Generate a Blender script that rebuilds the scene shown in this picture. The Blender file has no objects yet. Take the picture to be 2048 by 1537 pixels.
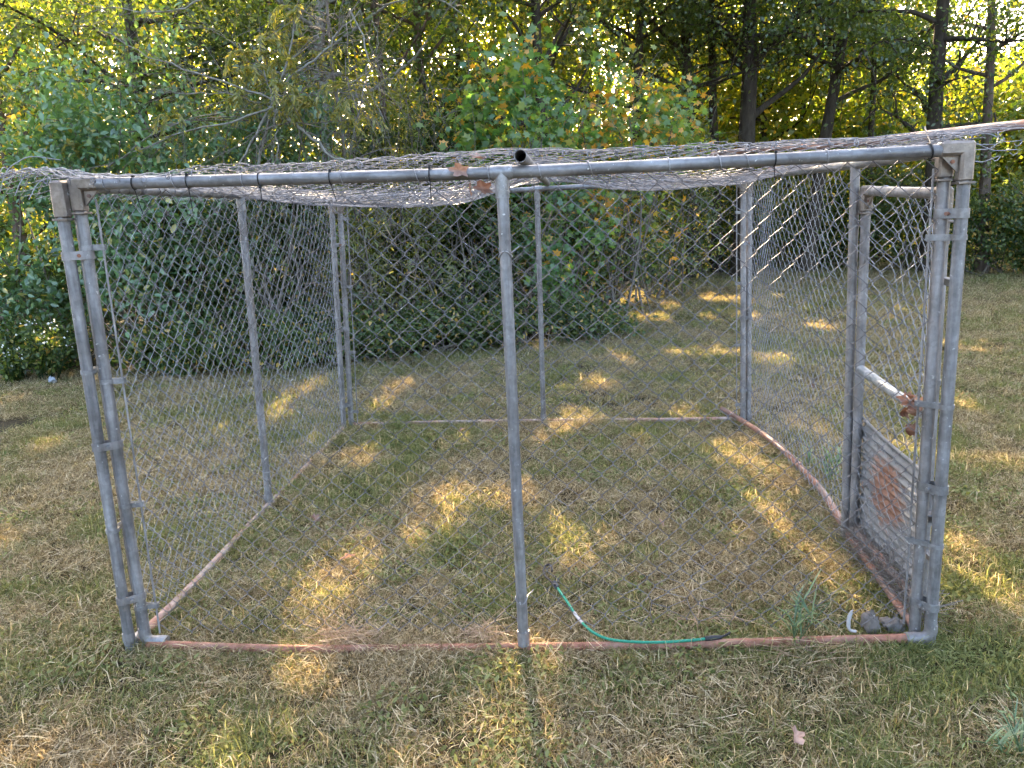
import bpy, math
import numpy as np
from mathutils import Matrix

# ------------------------------------------------------------------ camera, sky, sun, exposure
sc = bpy.context.scene
CAM = np.array([0.233, -2.756, 1.687])
YAW, PITCH, ROLL, FPX = -0.076, 0.225, 0.042, 1560.0
_f = np.array([math.sin(YAW)*math.cos(PITCH), math.cos(YAW)*math.cos(PITCH), -math.sin(PITCH)])
_r = np.array([math.cos(YAW), -math.sin(YAW), 0.0]); _d = np.cross(_f, _r)
RIGHT = math.cos(ROLL)*_r + math.sin(ROLL)*_d
DOWN = -math.sin(ROLL)*_r + math.cos(ROLL)*_d
FWD = _f
cam_data = bpy.data.cameras.new('camera')
cam_data.sensor_width = 36.0
cam_data.lens = FPX/2048*36.0
cam_data.clip_start = 0.05; cam_data.clip_end = 1500
cam = bpy.data.objects.new('camera', cam_data)
sc.collection.objects.link(cam)
m = Matrix.Identity(4)
for i in range(3):
    m[i][0] = RIGHT[i]; m[i][1] = -DOWN[i]; m[i][2] = -FWD[i]; m[i][3] = CAM[i]
cam.matrix_world = m
sc.camera = cam

SUN_EL, SUN_AZ = math.radians(27), math.radians(-8)      # azimuth from +y towards +x
SUN = np.array([math.sin(SUN_AZ)*math.cos(SUN_EL), math.cos(SUN_AZ)*math.cos(SUN_EL), math.sin(SUN_EL)])
world = bpy.data.worlds.new('World'); sc.world = world; world.use_nodes = True
nt = world.node_tree
sky = nt.nodes.new('ShaderNodeTexSky'); sky.sky_type = 'NISHITA'; sky.sun_disc = False
sky.sun_elevation = SUN_EL; sky.sun_rotation = SUN_AZ
sky.air_density = 1.0; sky.dust_density = 6.0; sky.ozone_density = 0.3
nt.links.new(sky.outputs[0], nt.nodes['Background'].inputs[0])
nt.nodes['Background'].inputs[1].default_value = 0.15
sl = bpy.data.lights.new('sun', 'SUN'); sl.energy = 5.0; sl.angle = math.radians(0.45); sl.color = (1.0, 0.77, 0.48)
so = bpy.data.objects.new('sun', sl); sc.collection.objects.link(so)
zc = SUN; xc = np.cross([0, 0, 1], zc); xc /= np.linalg.norm(xc); yc = np.cross(zc, xc)
so.matrix_world = Matrix(((xc[0], yc[0], zc[0], 0), (xc[1], yc[1], zc[1], 0), (xc[2], yc[2], zc[2], 20), (0, 0, 0, 1)))
vs = sc.view_settings
vs.view_transform = 'Standard'; vs.look = 'None'; vs.gamma = 1.0; vs.exposure = 3.3; vs.use_curve_mapping = False
cy = sc.cycles
cy.use_denoising = True; cy.max_bounces = 4; cy.diffuse_bounces = 2; cy.glossy_bounces = 2
cy.transmission_bounces = 3; cy.transparent_max_bounces = 4; cy.caustics_reflective = False; cy.caustics_refractive = False
cy.sample_clamp_indirect = 6.0; cy.use_adaptive_sampling = True; cy.adaptive_threshold = 0.03; cy.adaptive_min_samples = 20; cy.use_light_tree = False

# ------------------------------------------------------------------ helpers
def ray(u, v):
    return (u-1024)/FPX*RIGHT + (v-768.5)/FPX*DOWN + FWD
def gpt(u, v, z=0.0):            # a picture point taken down to the ground
    d = ray(u, v); return CAM + d*(z-CAM[2])/d[2]
def ypt(u, v, y):                # a picture point at a chosen depth
    d = ray(u, v); return CAM + d*(y-CAM[1])/d[1]
def hash2(ix, iy, s):
    h = np.sin(ix*127.1 + iy*311.7 + s*74.7)*43758.5453
    return h - np.floor(h)
def vnoise(x, y, f, s=0):
    x = np.asarray(x)*f; y = np.asarray(y)*f
    ix = np.floor(x); iy = np.floor(y); fx = x-ix; fy = y-iy
    fx = fx*fx*(3-2*fx); fy = fy*fy*(3-2*fy)
    a = hash2(ix, iy, s); b = hash2(ix+1, iy, s); c = hash2(ix, iy+1, s); d = hash2(ix+1, iy+1, s)
    return (a*(1-fx)+b*fx)*(1-fy) + (c*(1-fx)+d*fx)*fy
def fbm(x, y, f, s=0, o=3):
    t = 0; a = 1; n = 0
    for k in range(o):
        t = t + a*vnoise(x, y, f*2**k, s+k*13); n += a; a *= .5
    return t/n
def ground_h(x, y):
    return 0.05*(fbm(x, y, .45, 5, 2)-.5) + 0.02*(vnoise(x, y, 2.3, 9)-.5) - 0.012

class MB:
    def __init__(s): s.v = []; s.f = []; s.n = 0; s.a = []
    def add(s, v, faces, a=None):
        v = np.asarray(v, float).reshape(-1, 3)
        for f in faces:
            f = np.asarray(f, int)
            if f.size: s.f.append(f + s.n)
        s.v.append(v); s.n += len(v)
        s.a.append(np.zeros(len(v)) if a is None else np.broadcast_to(np.asarray(a, float), (len(v),)))
        return s
    def batch(s, P, rad, ref, sides=4):
        # many polylines of equal length at once; P (m,n,3), rad (m,n) or a number, ref the fixed side direction
        m_, n_ = P.shape[:2]
        T = np.gradient(P, axis=1); T /= np.linalg.norm(T, axis=2, keepdims=True)+1e-12
        A = np.cross(T, ref); A /= np.linalg.norm(A, axis=2, keepdims=True)+1e-12
        B = np.cross(A, T)
        R_ = np.broadcast_to(np.asarray(rad, float), (m_, n_))
        th = np.arange(sides)/sides*2*math.pi + .4
        V = P[:, :, None] + R_[:, :, None, None]*(np.cos(th)[None, None, :, None]*A[:, :, None] + np.sin(th)[None, None, :, None]*B[:, :, None])
        i = np.arange(n_-1)[:, None]*sides; k = np.arange(sides)[None]; k2 = (k+1) % sides
        q = np.stack([i+k, i+k2, i+sides+k2, i+sides+k], -1).reshape(-1, 4)
        q = (q[None] + (np.arange(m_)*n_*sides)[:, None, None]).reshape(-1, 4)
        return s.add(V.reshape(-1, 3), [q])
    def tube(s, P, rad, sides=8, cap=True, a=None):
        P = np.asarray(P, float); n_ = len(P)
        T = np.gradient(P, axis=0); T /= np.linalg.norm(T, axis=1, keepdims=True)+1e-12
        mean = np.abs(T).mean(0); ref = np.eye(3)[int(np.argmin(mean))]
        A = np.cross(T, ref); A /= np.linalg.norm(A, axis=1, keepdims=True)+1e-12
        B = np.cross(A, T)
        R_ = np.broadcast_to(np.asarray(rad, float), (n_,))
        th = np.arange(sides)/sides*2*math.pi
        V = P[:, None] + R_[:, None, None]*(np.cos(th)[None, :, None]*A[:, None] + np.sin(th)[None, :, None]*B[:, None])
        i = np.arange(n_-1)[:, None]*sides; k = np.arange(sides)[None]; k2 = (k+1) % sides
        q = np.stack([i+k, i+k2, i+sides+k2, i+sides+k], -1).reshape(-1, 4)
        V = V.reshape(-1, 3); faces = [q]
        if cap:
            kk = np.arange(sides); k3 = (kk+1) % sides; o = n_*sides
            V = np.vstack([V, P[:1], P[-1:], V[:sides], V[-sides:]])       # caps own their rims, so the edge stays crisp
            faces.append(np.stack([np.full(sides, o), o+2+k3, o+2+kk], -1))
            faces.append(np.stack([np.full(sides, o+1), o+2+sides+kk, o+2+sides+k3], -1))
        return s.add(V, faces, a)
    def pipe(s, a, b, r, n=2, sides=14):
        a = np.array(a, float); b = np.array(b, float)
        return s.tube(a + (b-a)*np.linspace(0, 1, n)[:, None], r, sides)
    def box(s, c, half, ax=None, bev=0.0):
        c = np.asarray(c, float); h = np.asarray(half, float)
        ax = np.eye(3) if ax is None else np.asarray(ax, float)
        if bev <= 0:
            g = np.array([[x, y, z] for x in (-1, 1) for y in (-1, 1) for z in (-1, 1)], float)
            return s.add(c + (g*h)@ax, [[[0, 1, 3, 2], [4, 6, 7, 5], [0, 4, 5, 1], [2, 3, 7, 6], [0, 2, 6, 4], [1, 5, 7, 3]]])
        V = []; idx = {}
        for x in (-1, 1):
            for y in (-1, 1):
                for z in (-1, 1):
                    for k in range(3):
                        p = np.array([x, y, z])*(h-bev); p[k] += (x, y, z)[k]*bev
                        idx[(x, y, z, k)] = len(V); V.append(p)
        Q = []; Tt = []
        for k in range(3):
            i, j = [t for t in range(3) if t != k]
            for sg in (-1, 1):
                def key(a_, b_):
                    t = [0, 0, 0]; t[k] = sg; t[i] = a_; t[j] = b_; return idx[(*t, k)]
                q = [key(-1, -1), key(1, -1), key(1, 1), key(-1, 1)]
                Q.append(q)
        for k in range(3):
            i, j = [t for t in range(3) if t != k]
            for si in (-1, 1):
                for sj in (-1, 1):
                    t1 = [0, 0, 0]; t1[i] = si; t1[j] = sj; t1[k] = -1
                    t2 = list(t1); t2[k] = 1
                    Q.append([idx[(*t1, i)], idx[(*t1, j)], idx[(*t2, j)], idx[(*t2, i)]])
        for x in (-1, 1):
            for y in (-1, 1):
                for z in (-1, 1): Tt.append([idx[(x, y, z, k)] for k in range(3)])
        return s.add(c + np.array(V)@ax, [Q, Tt])
    def ring(s, c, axis, R_, r, n=18, sides=6, sx=1.0):
        axis = np.array(axis, float); axis /= np.linalg.norm(axis)
        ref = np.array([0, 0, 1.0]) if abs(axis[2]) < .9 else np.array([1.0, 0, 0])
        A = np.cross(axis, ref); A /= np.linalg.norm(A); B = np.cross(axis, A)
        t = np.linspace(0, 2*math.pi, n+1)
        P = np.asarray(c) + R_*(np.cos(t)[:, None]*A*sx + np.sin(t)[:, None]*B)
        return s.batch(P[None], r, axis, sides)
    def mesh(s, name, flat=False):
        me = bpy.data.meshes.new(name)
        V = np.vstack(s.v); me.vertices.add(len(V)); me.vertices.foreach_set('co', V.ravel().astype(np.float32))
        loops = np.concatenate([f.ravel() for f in s.f]); tot = np.concatenate([np.full(len(f), f.shape[1]) for f in s.f])
        me.loops.add(len(loops)); me.loops.foreach_set('vertex_index', loops.astype(np.int32))
        me.polygons.add(len(tot)); st = np.concatenate([[0], np.cumsum(tot)[:-1]])
        me.polygons.foreach_set('loop_start', st.astype(np.int32))
        me.update(calc_edges=True); me.validate()
        at = me.attributes.new('rnd', 'FLOAT', 'POINT'); at.data.foreach_set('value', np.concatenate(s.a).astype(np.float32))
        if flat: me.shade_flat()
        else: me.shade_smooth()
        return me
    def build(s, name, mat, parent=None, flat=False, loc=None):
        me = s.mesh(name, flat); me.materials.append(mat)
        return link(name, me, parent, loc)

def link(name, me, parent=None, loc=None):
    o = bpy.data.objects.new(name, me); sc.collection.objects.link(o)
    if parent is not None: o.parent = parent
    if loc is not None: o.location = [float(t) for t in loc]
    return o
def tag(o, label=None, cat=None, group=None, kind=None):
    if label: o['label'] = label
    if cat: o['category'] = cat
    if group: o['group'] = group
    if kind: o['kind'] = kind
    return o
def thing(name, label, cat, loc=(0, 0, 0), group=None):
    return tag(link(name, None, None, loc), label, cat, group)

# ------------------------------------------------------------------ materials
def newmat(name):
    m_ = bpy.data.materials.new(name); m_.use_nodes = True
    n = m_.node_tree; n.nodes.clear(); o = n.nodes.new('ShaderNodeOutputMaterial')
    return m_, n, o
def nd(n, t, **kw):
    x = n.nodes.new(t)
    for k, v in kw.items(): setattr(x, k, v)
    return x
def ramp(n, stops, fac=None, interp='LINEAR'):
    r = nd(n, 'ShaderNodeValToRGB'); e = r.color_ramp.elements; r.color_ramp.interpolation = interp
    while len(e) < len(stops): e.new(.5)
    for k, (p, c) in enumerate(stops):
        e[k].position = p; e[k].color = (*c, 1) if len(c) == 3 else c
    if fac is not None: n.links.new(fac, r.inputs[0])
    return r
def noise(n, scale, detail=4, rough=.55, vec=None, coord='Object', stretch=None):
    tc = nd(n, 'ShaderNodeTexCoord'); t = nd(n, 'ShaderNodeTexNoise')
    t.inputs['Scale'].default_value = scale; t.inputs['Detail'].default_value = detail; t.inputs['Roughness'].default_value = rough
    src = tc.outputs[coord]
    if stretch:
        mp = nd(n, 'ShaderNodeMapping'); mp.inputs['Scale'].default_value = stretch
        n.links.new(src, mp.inputs[0]); src = mp.outputs[0]
    n.links.new(src, t.inputs['Vector'])
    return t
def mixc(n, fac, a, b, mode='MIX'):
    x = nd(n, 'ShaderNodeMix', data_type='RGBA', blend_type=mode)
    for sock, val in ((x.inputs[0], fac), (x.inputs[6], a), (x.inputs[7], b)):
        if isinstance(val, (int, float)): sock.default_value = val
        elif isinstance(val, tuple): sock.default_value = (*val, 1) if len(val) == 3 else val
        else: n.links.new(val, sock)
    return x.outputs[2]

def metal(name, c1, c2, rust=0.0, rcol=((.20, .075, .035), (.36, .17, .11)), metallic=.45, rough=.5, stretch=(1, 1, .12), scale=40, rscale=6):
    m_, n, o = newmat(name)
    p = nd(n, 'ShaderNodeBsdfPrincipled')
    a = noise(n, scale, 5, .6, stretch=stretch); r = ramp(n, [(.3, c1), (.72, c2)], a.outputs[0])
    blot = noise(n, 7, 4, .6); rb = ramp(n, [(.35, (.62, .60, .58)), (.65, (1, 1, 1))], blot.outputs[0])
    col = mixc(n, 1.0, r.outputs[0], rb.outputs[0], 'MULTIPLY')
    vo = nd(n, 'ShaderNodeTexVoronoi'); vo.inputs['Scale'].default_value = 70; tcv = nd(n, 'ShaderNodeTexCoord'); n.links.new(tcv.outputs['Object'], vo.inputs['Vector'])
    vr = ramp(n, [(0, (.84, .84, .84)), (1, (1.12, 1.12, 1.12))], vo.outputs['Color']); col = mixc(n, 1.0, col, vr.outputs[0], 'MULTIPLY')
    sk = noise(n, 55, 2, .5); sr = ramp(n, [(.70, (0, 0, 0)), (.76, (1, 1, 1))], sk.outputs[0]); col = mixc(n, sr.outputs[0], col, (.55, .54, .53))
    met = metallic; rg = noise(n, 22, 3)
    rr = ramp(n, [(.3, (rough-.12,)*3), (.7, (rough+.16,)*3)], rg.outputs[0]); rv = rr.outputs[0]
    if rust > 0:
        q = noise(n, rscale, 7, .7); lo = 1-rust
        mk = ramp(n, [(lo*.62+.12, (0, 0, 0)), (lo*.62+.30, (1, 1, 1))], q.outputs[0])
        rc = noise(n, 30, 5, .7); rcr = ramp(n, [(.35, rcol[0]), (.65, rcol[1])], rc.outputs[0])
        col = mixc(n, mk.outputs[0], col, rcr.outputs[0])
        inv = nd(n, 'ShaderNodeMath', operation='MULTIPLY_ADD'); inv.inputs[1].default_value = -metallic; inv.inputs[2].default_value = metallic
        n.links.new(mk.outputs[0], inv.inputs[0]); n.links.new(inv.outputs[0], p.inputs['Metallic'])
        rv = mixc(n, mk.outputs[0], rv, (.85, .85, .85))
    else: p.inputs['Metallic'].default_value = met
    n.links.new(col, p.inputs['Base Color']); n.links.new(rv, p.inputs['Roughness'])
    bm = nd(n, 'ShaderNodeBump'); bm.inputs['Strength'].default_value = .15; bm.inputs['Distance'].default_value = .002
    bn = noise(n, 120, 4); n.links.new(bn.outputs[0], bm.inputs['Height']); n.links.new(bm.outputs[0], p.inputs['Normal'])
    n.links.new(p.outputs[0], o.inputs[0])
    return m_
def plain(name, c1, c2, rough=.7, scale=20, bump=.3, stretch=None, spec=.3, dist=.004):
    m_, n, o = newmat(name); p = nd(n, 'ShaderNodeBsdfPrincipled')
    a = noise(n, scale, 6, .65, stretch=stretch); r = ramp(n, [(.3, c1), (.7, c2)], a.outputs[0])
    n.links.new(r.outputs[0], p.inputs['Base Color']); p.inputs['Roughness'].default_value = rough
    p.inputs['Specular IOR Level'].default_value = spec
    if bump:
        bm = nd(n, 'ShaderNodeBump'); bm.inputs['Strength'].default_value = bump; bm.inputs['Distance'].default_value = dist
        n.links.new(a.outputs[0], bm.inputs['Height']); n.links.new(bm.outputs[0], p.inputs['Normal'])
    n.links.new(p.outputs[0], o.inputs[0])
    return m_
def leafmat(name, stops, trans=.45, gloss=.06, tsat=None):
    m_, n, o = newmat(name)
    at = nd(n, 'ShaderNodeAttribute', attribute_name='rnd')
    r = ramp(n, stops, at.outputs['Fac'])
    df = nd(n, 'ShaderNodeBsdfDiffuse'); tr = nd(n, 'ShaderNodeBsdfTranslucent'); gl = nd(n, 'ShaderNodeBsdfGlossy')
    gl.inputs['Roughness'].default_value = .42
    n.links.new(r.outputs[0], df.inputs[0])
    tcol = mixc(n, 1.0, r.outputs[0], tsat or (2.6, 2.3, .9), 'MULTIPLY')
    n.links.new(tcol, tr.inputs[0])
    m1 = nd(n, 'ShaderNodeMixShader'); m1.inputs[0].default_value = trans
    n.links.new(df.outputs[0], m1.inputs[1]); n.links.new(tr.outputs[0], m1.inputs[2])
    m2 = nd(n, 'ShaderNodeMixShader'); m2.inputs[0].default_value = gloss
    n.links.new(m1.outputs[0], m2.inputs[1]); n.links.new(gl.outputs[0], m2.inputs[2])
    n.links.new(m2.outputs[0], o.inputs[0])
    return m_

GALV = metal('galvanised_tube', (.15, .145, .15), (.37, .365, .375))
GALVX = metal('galvanised_rail', (.15, .145, .15), (.36, .355, .365), stretch=(.12, 1, 1))
GALVY = metal('galvanised_side_rail', (.16, .155, .155), (.37, .36, .365), stretch=(1, .12, 1))
GALV2 = metal('galvanised_tube_weathered', (.22, .205, .205), (.38, .365, .37), rust=.10)
WIRE = metal('galvanised_wire', (.13, .12, .13), (.23, .22, .23), metallic=.25, rough=.5, stretch=(1, 1, 1), scale=15)  # dark copy: backlit look of the front wires put into the colour
WIRE2 = metal('galvanised_wire_pale', (.26, .255, .27), (.44, .435, .45), metallic=.35, rough=.42, stretch=(1, 1, 1), scale=15)  # paler copy: side panels' bright shine put into the colour; also ties
WIRE3 = metal('weathered_netting_wire', (.15, .145, .16), (.32, .315, .34), metallic=.3, rough=.5, stretch=(1, 1, 1), scale=12)
FIT = metal('pressed_steel_fitting', (.21, .175, .15), (.36, .305, .265), rust=.16, metallic=.5, rough=.42, stretch=(1, 1, 1))  # warm tint stands in for a warm reflection; rust is the metal's own
ZINC = metal('zinc_band', (.21, .21, .22), (.37, .37, .385), metallic=.5, rough=.4, stretch=(1, 1, 1))
RUSTPINK = metal('rusty_rail', (.28, .145, .10), (.41, .235, .17), rust=.60, metallic=.1, rough=.7, stretch=(1, 1, 1), rscale=13, rcol=((.14, .05, .028), (.34, .15, .095)))
RUSTPALE = metal('rust_patched_rail', (.30, .225, .195), (.43, .35, .315), rust=.46, metallic=.2, rough=.6, stretch=(1, 1, 1), rscale=4, rcol=((.20, .085, .05), (.42, .22, .15)))
RUSTPIPE = metal('rusty_pipe', (.17, .105, .09), (.29, .195, .17), rust=.46, metallic=.3, rough=.5, stretch=(1, 1, 1))
BRACE = metal('bright_tube', (.30, .32, .35), (.42, .44, .47), metallic=.4, rough=.35)
BLACKTIE = plain('black_nylon', (.012, .012, .014), (.03, .03, .032), .45, 30, 0)
BOLT = metal('rusty_bolt', (.16, .09, .07), (.26, .17, .14), rust=.5, metallic=.3, rough=.7)
BORE_SHADE = plain('painted_bore_shade', (.02, .02, .02), (.035, .03, .03), .9, 10, 0)
BARK_D = plain('dark_bark', (.035, .028, .022), (.085, .07, .055), .9, 14, .8, (1, 1, .25), .1, .03)
BARK_B = plain('brown_bark', (.07, .05, .04), (.15, .115, .09), .9, 14, .8, (1, 1, .25), .1, .03)
BARK_G = plain('grey_lichen_bark', (.13, .12, .10), (.30, .29, .25), .9, 18, .6, None, .1, .02)
TWIG = plain('twig_bark', (.10, .085, .07), (.22, .19, .165), .85, 20, .2, None, .15)
LEAF_SHRUB = leafmat('blue_green_shrub_leaves', [(0, (.04, .09, .04)), (.5, (.075, .16, .07)), (.93, (.13, .23, .09)), (1, (.28, .26, .06))], .3, .09)
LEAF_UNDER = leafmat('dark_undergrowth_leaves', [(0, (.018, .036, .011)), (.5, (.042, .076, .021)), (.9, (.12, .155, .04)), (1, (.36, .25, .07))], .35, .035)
LEAF_MAPLE = leafmat('pale_maple_leaves', [(0, (.05, .13, .055)), (.55, (.10, .19, .055)), (.85, (.20, .24, .055)), (1, (.46, .25, .04))], .5)
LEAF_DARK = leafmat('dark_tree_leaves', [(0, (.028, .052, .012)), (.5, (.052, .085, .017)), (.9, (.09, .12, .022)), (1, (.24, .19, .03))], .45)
LEAF_SUN = leafmat('yellow_green_leaves', [(0, (.08, .14, .02)), (.5, (.16, .20, .03)), (.85, (.27, .26, .035)), (1, (.44, .30, .05))], .65, tsat=(2.3, 2.0, .7))
LEAF_OLIVE = leafmat('olive_drooping_leaves', [(0, (.08, .10, .028)), (.6, (.15, .17, .04)), (1, (.32, .27, .07))], .45)
LEAF_DEAD = leafmat('dead_leaf', [(0, (.09, .045, .032)), (.5, (.19, .105, .078)), (1, (.36, .235, .185))], .25, .04, (1.2, .95, .7))
PETAL = leafmat('white_petals', [(0, (.75, .76, .72)), (1, (.85, .85, .82))], .25, .02, (1, 1, 1))

# ------------------------------------------------------------------ ground
def axis_pts(fine0, fine1, step, far):
    a = list(np.arange(fine0, fine1+1e-6, step)); g = step
    lo = a[0]; hi = a[-1]; L = []; H = []
    while lo > -far: g *= 1.25; lo -= g; L.append(lo)
    g = step
    while hi < far: g *= 1.25; hi += g; H.append(hi)
    return np.array(L[::-1]+a+H)
gx = axis_pts(-9, 12, .25, 600); gy = axis_pts(-4, 20, .25, 600)
GX, GY = np.meshgrid(gx, gy); GZ = ground_h(GX, GY)*np.clip(1.4-np.hypot(GX, GY-6)/40, 0, 1)
ii = np.arange(len(gx)-1)[None]+np.arange(len(gy)-1)[:, None]*len(gx)
gm, n, o = newmat('mown_soil_thatch')
p_ = nd(n, 'ShaderNodeBsdfPrincipled'); p_.inputs['Roughness'].default_value = .95; p_.inputs['Specular IOR Level'].default_value = .1
a1 = noise(n, 1.3, 6, .65); r1 = ramp(n, [(.35, (.045, .034, .02)), (.52, (.07, .055, .032)), (.68, (.035, .045, .018))], a1.outputs[0])
a2 = noise(n, 60, 6, .75); r2 = ramp(n, [(.3, (.35, .33, .3)), (.7, (1.25, 1.2, 1.1))], a2.outputs[0])
n.links.new(mixc(n, 1.0, r1.outputs[0], r2.outputs[0], 'MULTIPLY'), p_.inputs['Base Color'])
bm_ = nd(n, 'ShaderNodeBump'); bm_.inputs['Strength'].default_value = .9; bm_.inputs['Distance'].default_value = .02
n.links.new(a2.outputs[0], bm_.inputs['Height']); n.links.new(bm_.outputs[0], p_.inputs['Normal']); n.links.new(p_.outputs[0], o.inputs[0])
tag(MB().add(np.stack([GX, GY, GZ], -1), [np.stack([ii, ii+1, ii+1+len(gx), ii+len(gx)], -1).reshape(-1, 4)]).build('ground', gm), kind='structure')

# ------------------------------------------------------------------ kennel
kennel = thing('dog_kennel', 'square chain link dog kennel of galvanised tubes with rusty bottom rails', 'kennel')
RP = .0208
def arr(*t): return np.array(t, float)
POSTS = {  # foot, top
 'FLo': (arr(-1.560, -.040, -.01), arr(-1.543, -.040, 1.80)),
 'FLi': (arr(-1.512, -.006, -.01), arr(-1.497, -.006, 1.80)),
 'FM':  (arr(.028, -.026, .03), arr(.020, -.026, 1.775)),
 'FRi': (arr(1.536, .060, -.01), arr(1.509, .060, 1.79)),
 'FRo': (arr(1.572, .012, -.01), arr(1.552, .012, 1.79)),
 'BLo': (arr(-1.566, 3.095, -.01), arr(-1.500, 3.095, 1.775)),
 'BLi': (arr(-1.520, 3.150, -.01), arr(-1.452, 3.150, 1.775)),
 'BM':  (arr(.019, 3.175, .02), arr(.026, 3.175, 1.775)),
 'BR1': (arr(1.545, 3.095, -.01), arr(1.505, 3.095, 1.80)),
 'BR2': (arr(1.592, 3.120, -.01), arr(1.552, 3.120, 1.80)),
 'LM':  (arr(-1.567, 1.495, .03), arr(-1.528, 1.495, 1.785)),
 'GP':  (arr(1.583, .965, -.01), arr(1.533, .965, 1.79)),
}
def on_post(k, z):
    a, b = POSTS[k]; t = (z-a[2])/(b[2]-a[2]); return a+(b-a)*t
post = {}
for k, (a, b) in POSTS.items():
    nm = 'middle_post' if k in ('FM', 'BM', 'LM') else ('gate_post' if k == 'GP' else 'corner_post')
    post[k] = MB().pipe(a, b, RP if k not in ('BM',) else .0195, 6).build(nm, GALV2 if k in ('FRi', 'BR1', 'BR2', 'GP') else GALV, kennel)
def curve(P, n_=24):
    P = np.array(P, float); d = np.r_[0, np.cumsum(np.linalg.norm(np.diff(P, axis=0), axis=1))]
    t = np.linspace(0, d[-1], n_); out = np.zeros((n_, 3))
    # Catmull-Rom
    Q = np.vstack([2*P[0]-P[1], P, 2*P[-1]-P[-2]])
    for q, tt in enumerate(t):
        i = min(np.searchsorted(d, tt, 'right')-1, len(P)-2); s = (tt-d[i])/(d[i+1]-d[i])
        p0, p1, p2, p3 = Q[i], Q[i+1], Q[i+2], Q[i+3]
        out[q] = .5*((2*p1)+(-p0+p2)*s+(2*p0-5*p1+4*p2-p3)*s*s+(-p0+3*p1-3*p2+p3)*s**3)
    return out
front_top = curve([(-1.46, -.006, 1.822), (-.7, -.016, 1.808), (.02, -.026, 1.797), (.8, -.01, 1.799), (1.53, .012, 1.806)])
rail_ft = MB().tube(front_top, RP, 16).build('top_rail', GALVX, kennel)
left_top = curve([(-1.541, .02, 1.818), (-1.53, .8, 1.808), (-1.526, 1.495, 1.803), (-1.50, 3.08, 1.790)])
MB().tube(left_top, .0195, 14).build('top_rail', GALVY, kennel)
back_top = curve([(-1.44, 3.15, 1.792), (.026, 3.175, 1.796), (1.50, 3.11, 1.815)])
MB().tube(back_top, .0195, 14).build('top_rail', GALVX, kennel)
right_top = curve([(1.511, .09, 1.808), (1.533, .965, 1.802), (1.550, 3.10, 1.815)])
MB().tube(right_top, .020, 14).build('top_rail', GALVY, kennel)
fb = MB().tube(curve([(-1.50, -.02, .020), (-.9, -.035, .008), (-.2, -.03, .010), (.5, -.022, .016), (1.1, -.005, .024), (1.55, .012, .028)])-arr(0, 0, .006), .0182, 16).build('bottom_rail', RUSTPINK, kennel)
tag(fb, 'rusty salmon pink bottom rail')
lb = MB().tube(curve([(-1.556, -.02, .03), (-1.55, .5, .022), (-1.565, 1.1, .018), (-1.56, 1.9, .026), (-1.566, 2.6, .02), (-1.566, 3.06, .03)])-arr(0, 0, .006), .0185, 14).build('bottom_rail', RUSTPALE, kennel)
MB().tube(curve([(-1.50, 3.15, .032), (-.6, 3.17, .028), (.2, 3.18, .018), (1.0, 3.16, .012), (1.58, 3.13, .02)]), .0165, 12).build('bottom_rail', RUSTPALE, kennel)
rb_ = MB().tube(curve([(1.540, .075, .03), (1.556, .30, .03), (1.592, .92, .03), (1.648, 1.60, .035), (1.61, 2.35, .05), (1.50, 2.95, .058), (1.42, 3.27, .062)], 30), .0185, 14).build('bottom_rail', RUSTPIPE, kennel)
tag(rb_, 'bent rusty bottom rail sprung away from the back corner')

def elbow(top, d1, l1, l2, mat, par, h=.0235, gusset=True):
    # square pressed elbow at a post head: one arm along the rail direction d1, one arm down the post
    d1 = np.array(d1, float); d1 /= np.linalg.norm(d1); zz = arr(0, 0, 1); w = np.cross(zz, d1)
    b = MB(); ax = np.array([d1, w, zz])
    c = np.array(top, float)
    b.box(c + d1*(l1/2-h) , (l1/2, h, h), ax, .009)
    b.box(c - zz*(l2/2+h/2+.002), (h-.0008, h+.0012, l2/2+h/2-.002), ax, .008)
    b.box(c - zz*(l2+h+.003), (h+.003, h+.004, .004), ax, .001)
    if gusset:
        a0 = c + d1*(h) - zz*h; g = .055
        tri = np.array([a0, a0+d1*g, a0-zz*g])
        for_, back = tri - w*.004, tri + w*.004
        b.add(np.vstack([for_, back]), [[[0, 1, 2], [5, 4, 3]], [[0, 3, 4, 1], [1, 4, 5, 2], [2, 5, 3, 0]]])
    e = b.build('elbow_fitting', mat, par, True)
    if gusset:
        q = c + d1*(h+.019) - zz*(h+.019)
        MB().pipe(q-w*.009, q+w*.009, .0065, 2, 10).build('bolt', BOLT, par)
    return e
elbow(POSTS['FLi'][1]+arr(0, 0, .024), (1, 0, -.01), .105, .075, FIT, post['FLi'])
elbow(POSTS['FLo'][1]+arr(0, 0, .014), (0, 1, 0), .09, .085, FIT, post['FLo'], gusset=False)
elbow(POSTS['FRo'][1]+arr(0, 0, .020), (-1, 0, 0), .115, .085, FIT, post['FRo'])
elbow(POSTS['FRi'][1]+arr(0, 0, .008), (.03, 1, 0), .09, .06, FIT, post['FRi'], h=.0245, gusset=False)
elbow(POSTS['BLo'][1]+arr(0, 0, .016), (0, -1, 0), .09, .08, FIT, post['BLo'], gusset=False)
elbow(POSTS['BLi'][1]+arr(0, 0, .016), (1, 0, 0), .09, .08, FIT, post['BLi'])
elbow(POSTS['BR1'][1]+arr(0, 0, .014), (-1, 0, 0), .09, .08, FIT, post['BR1'])
elbow(POSTS['BR2'][1]+arr(0, 0, .014), (0, -1, 0), .09, .08, FIT, post['BR2'], gusset=False)
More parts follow.
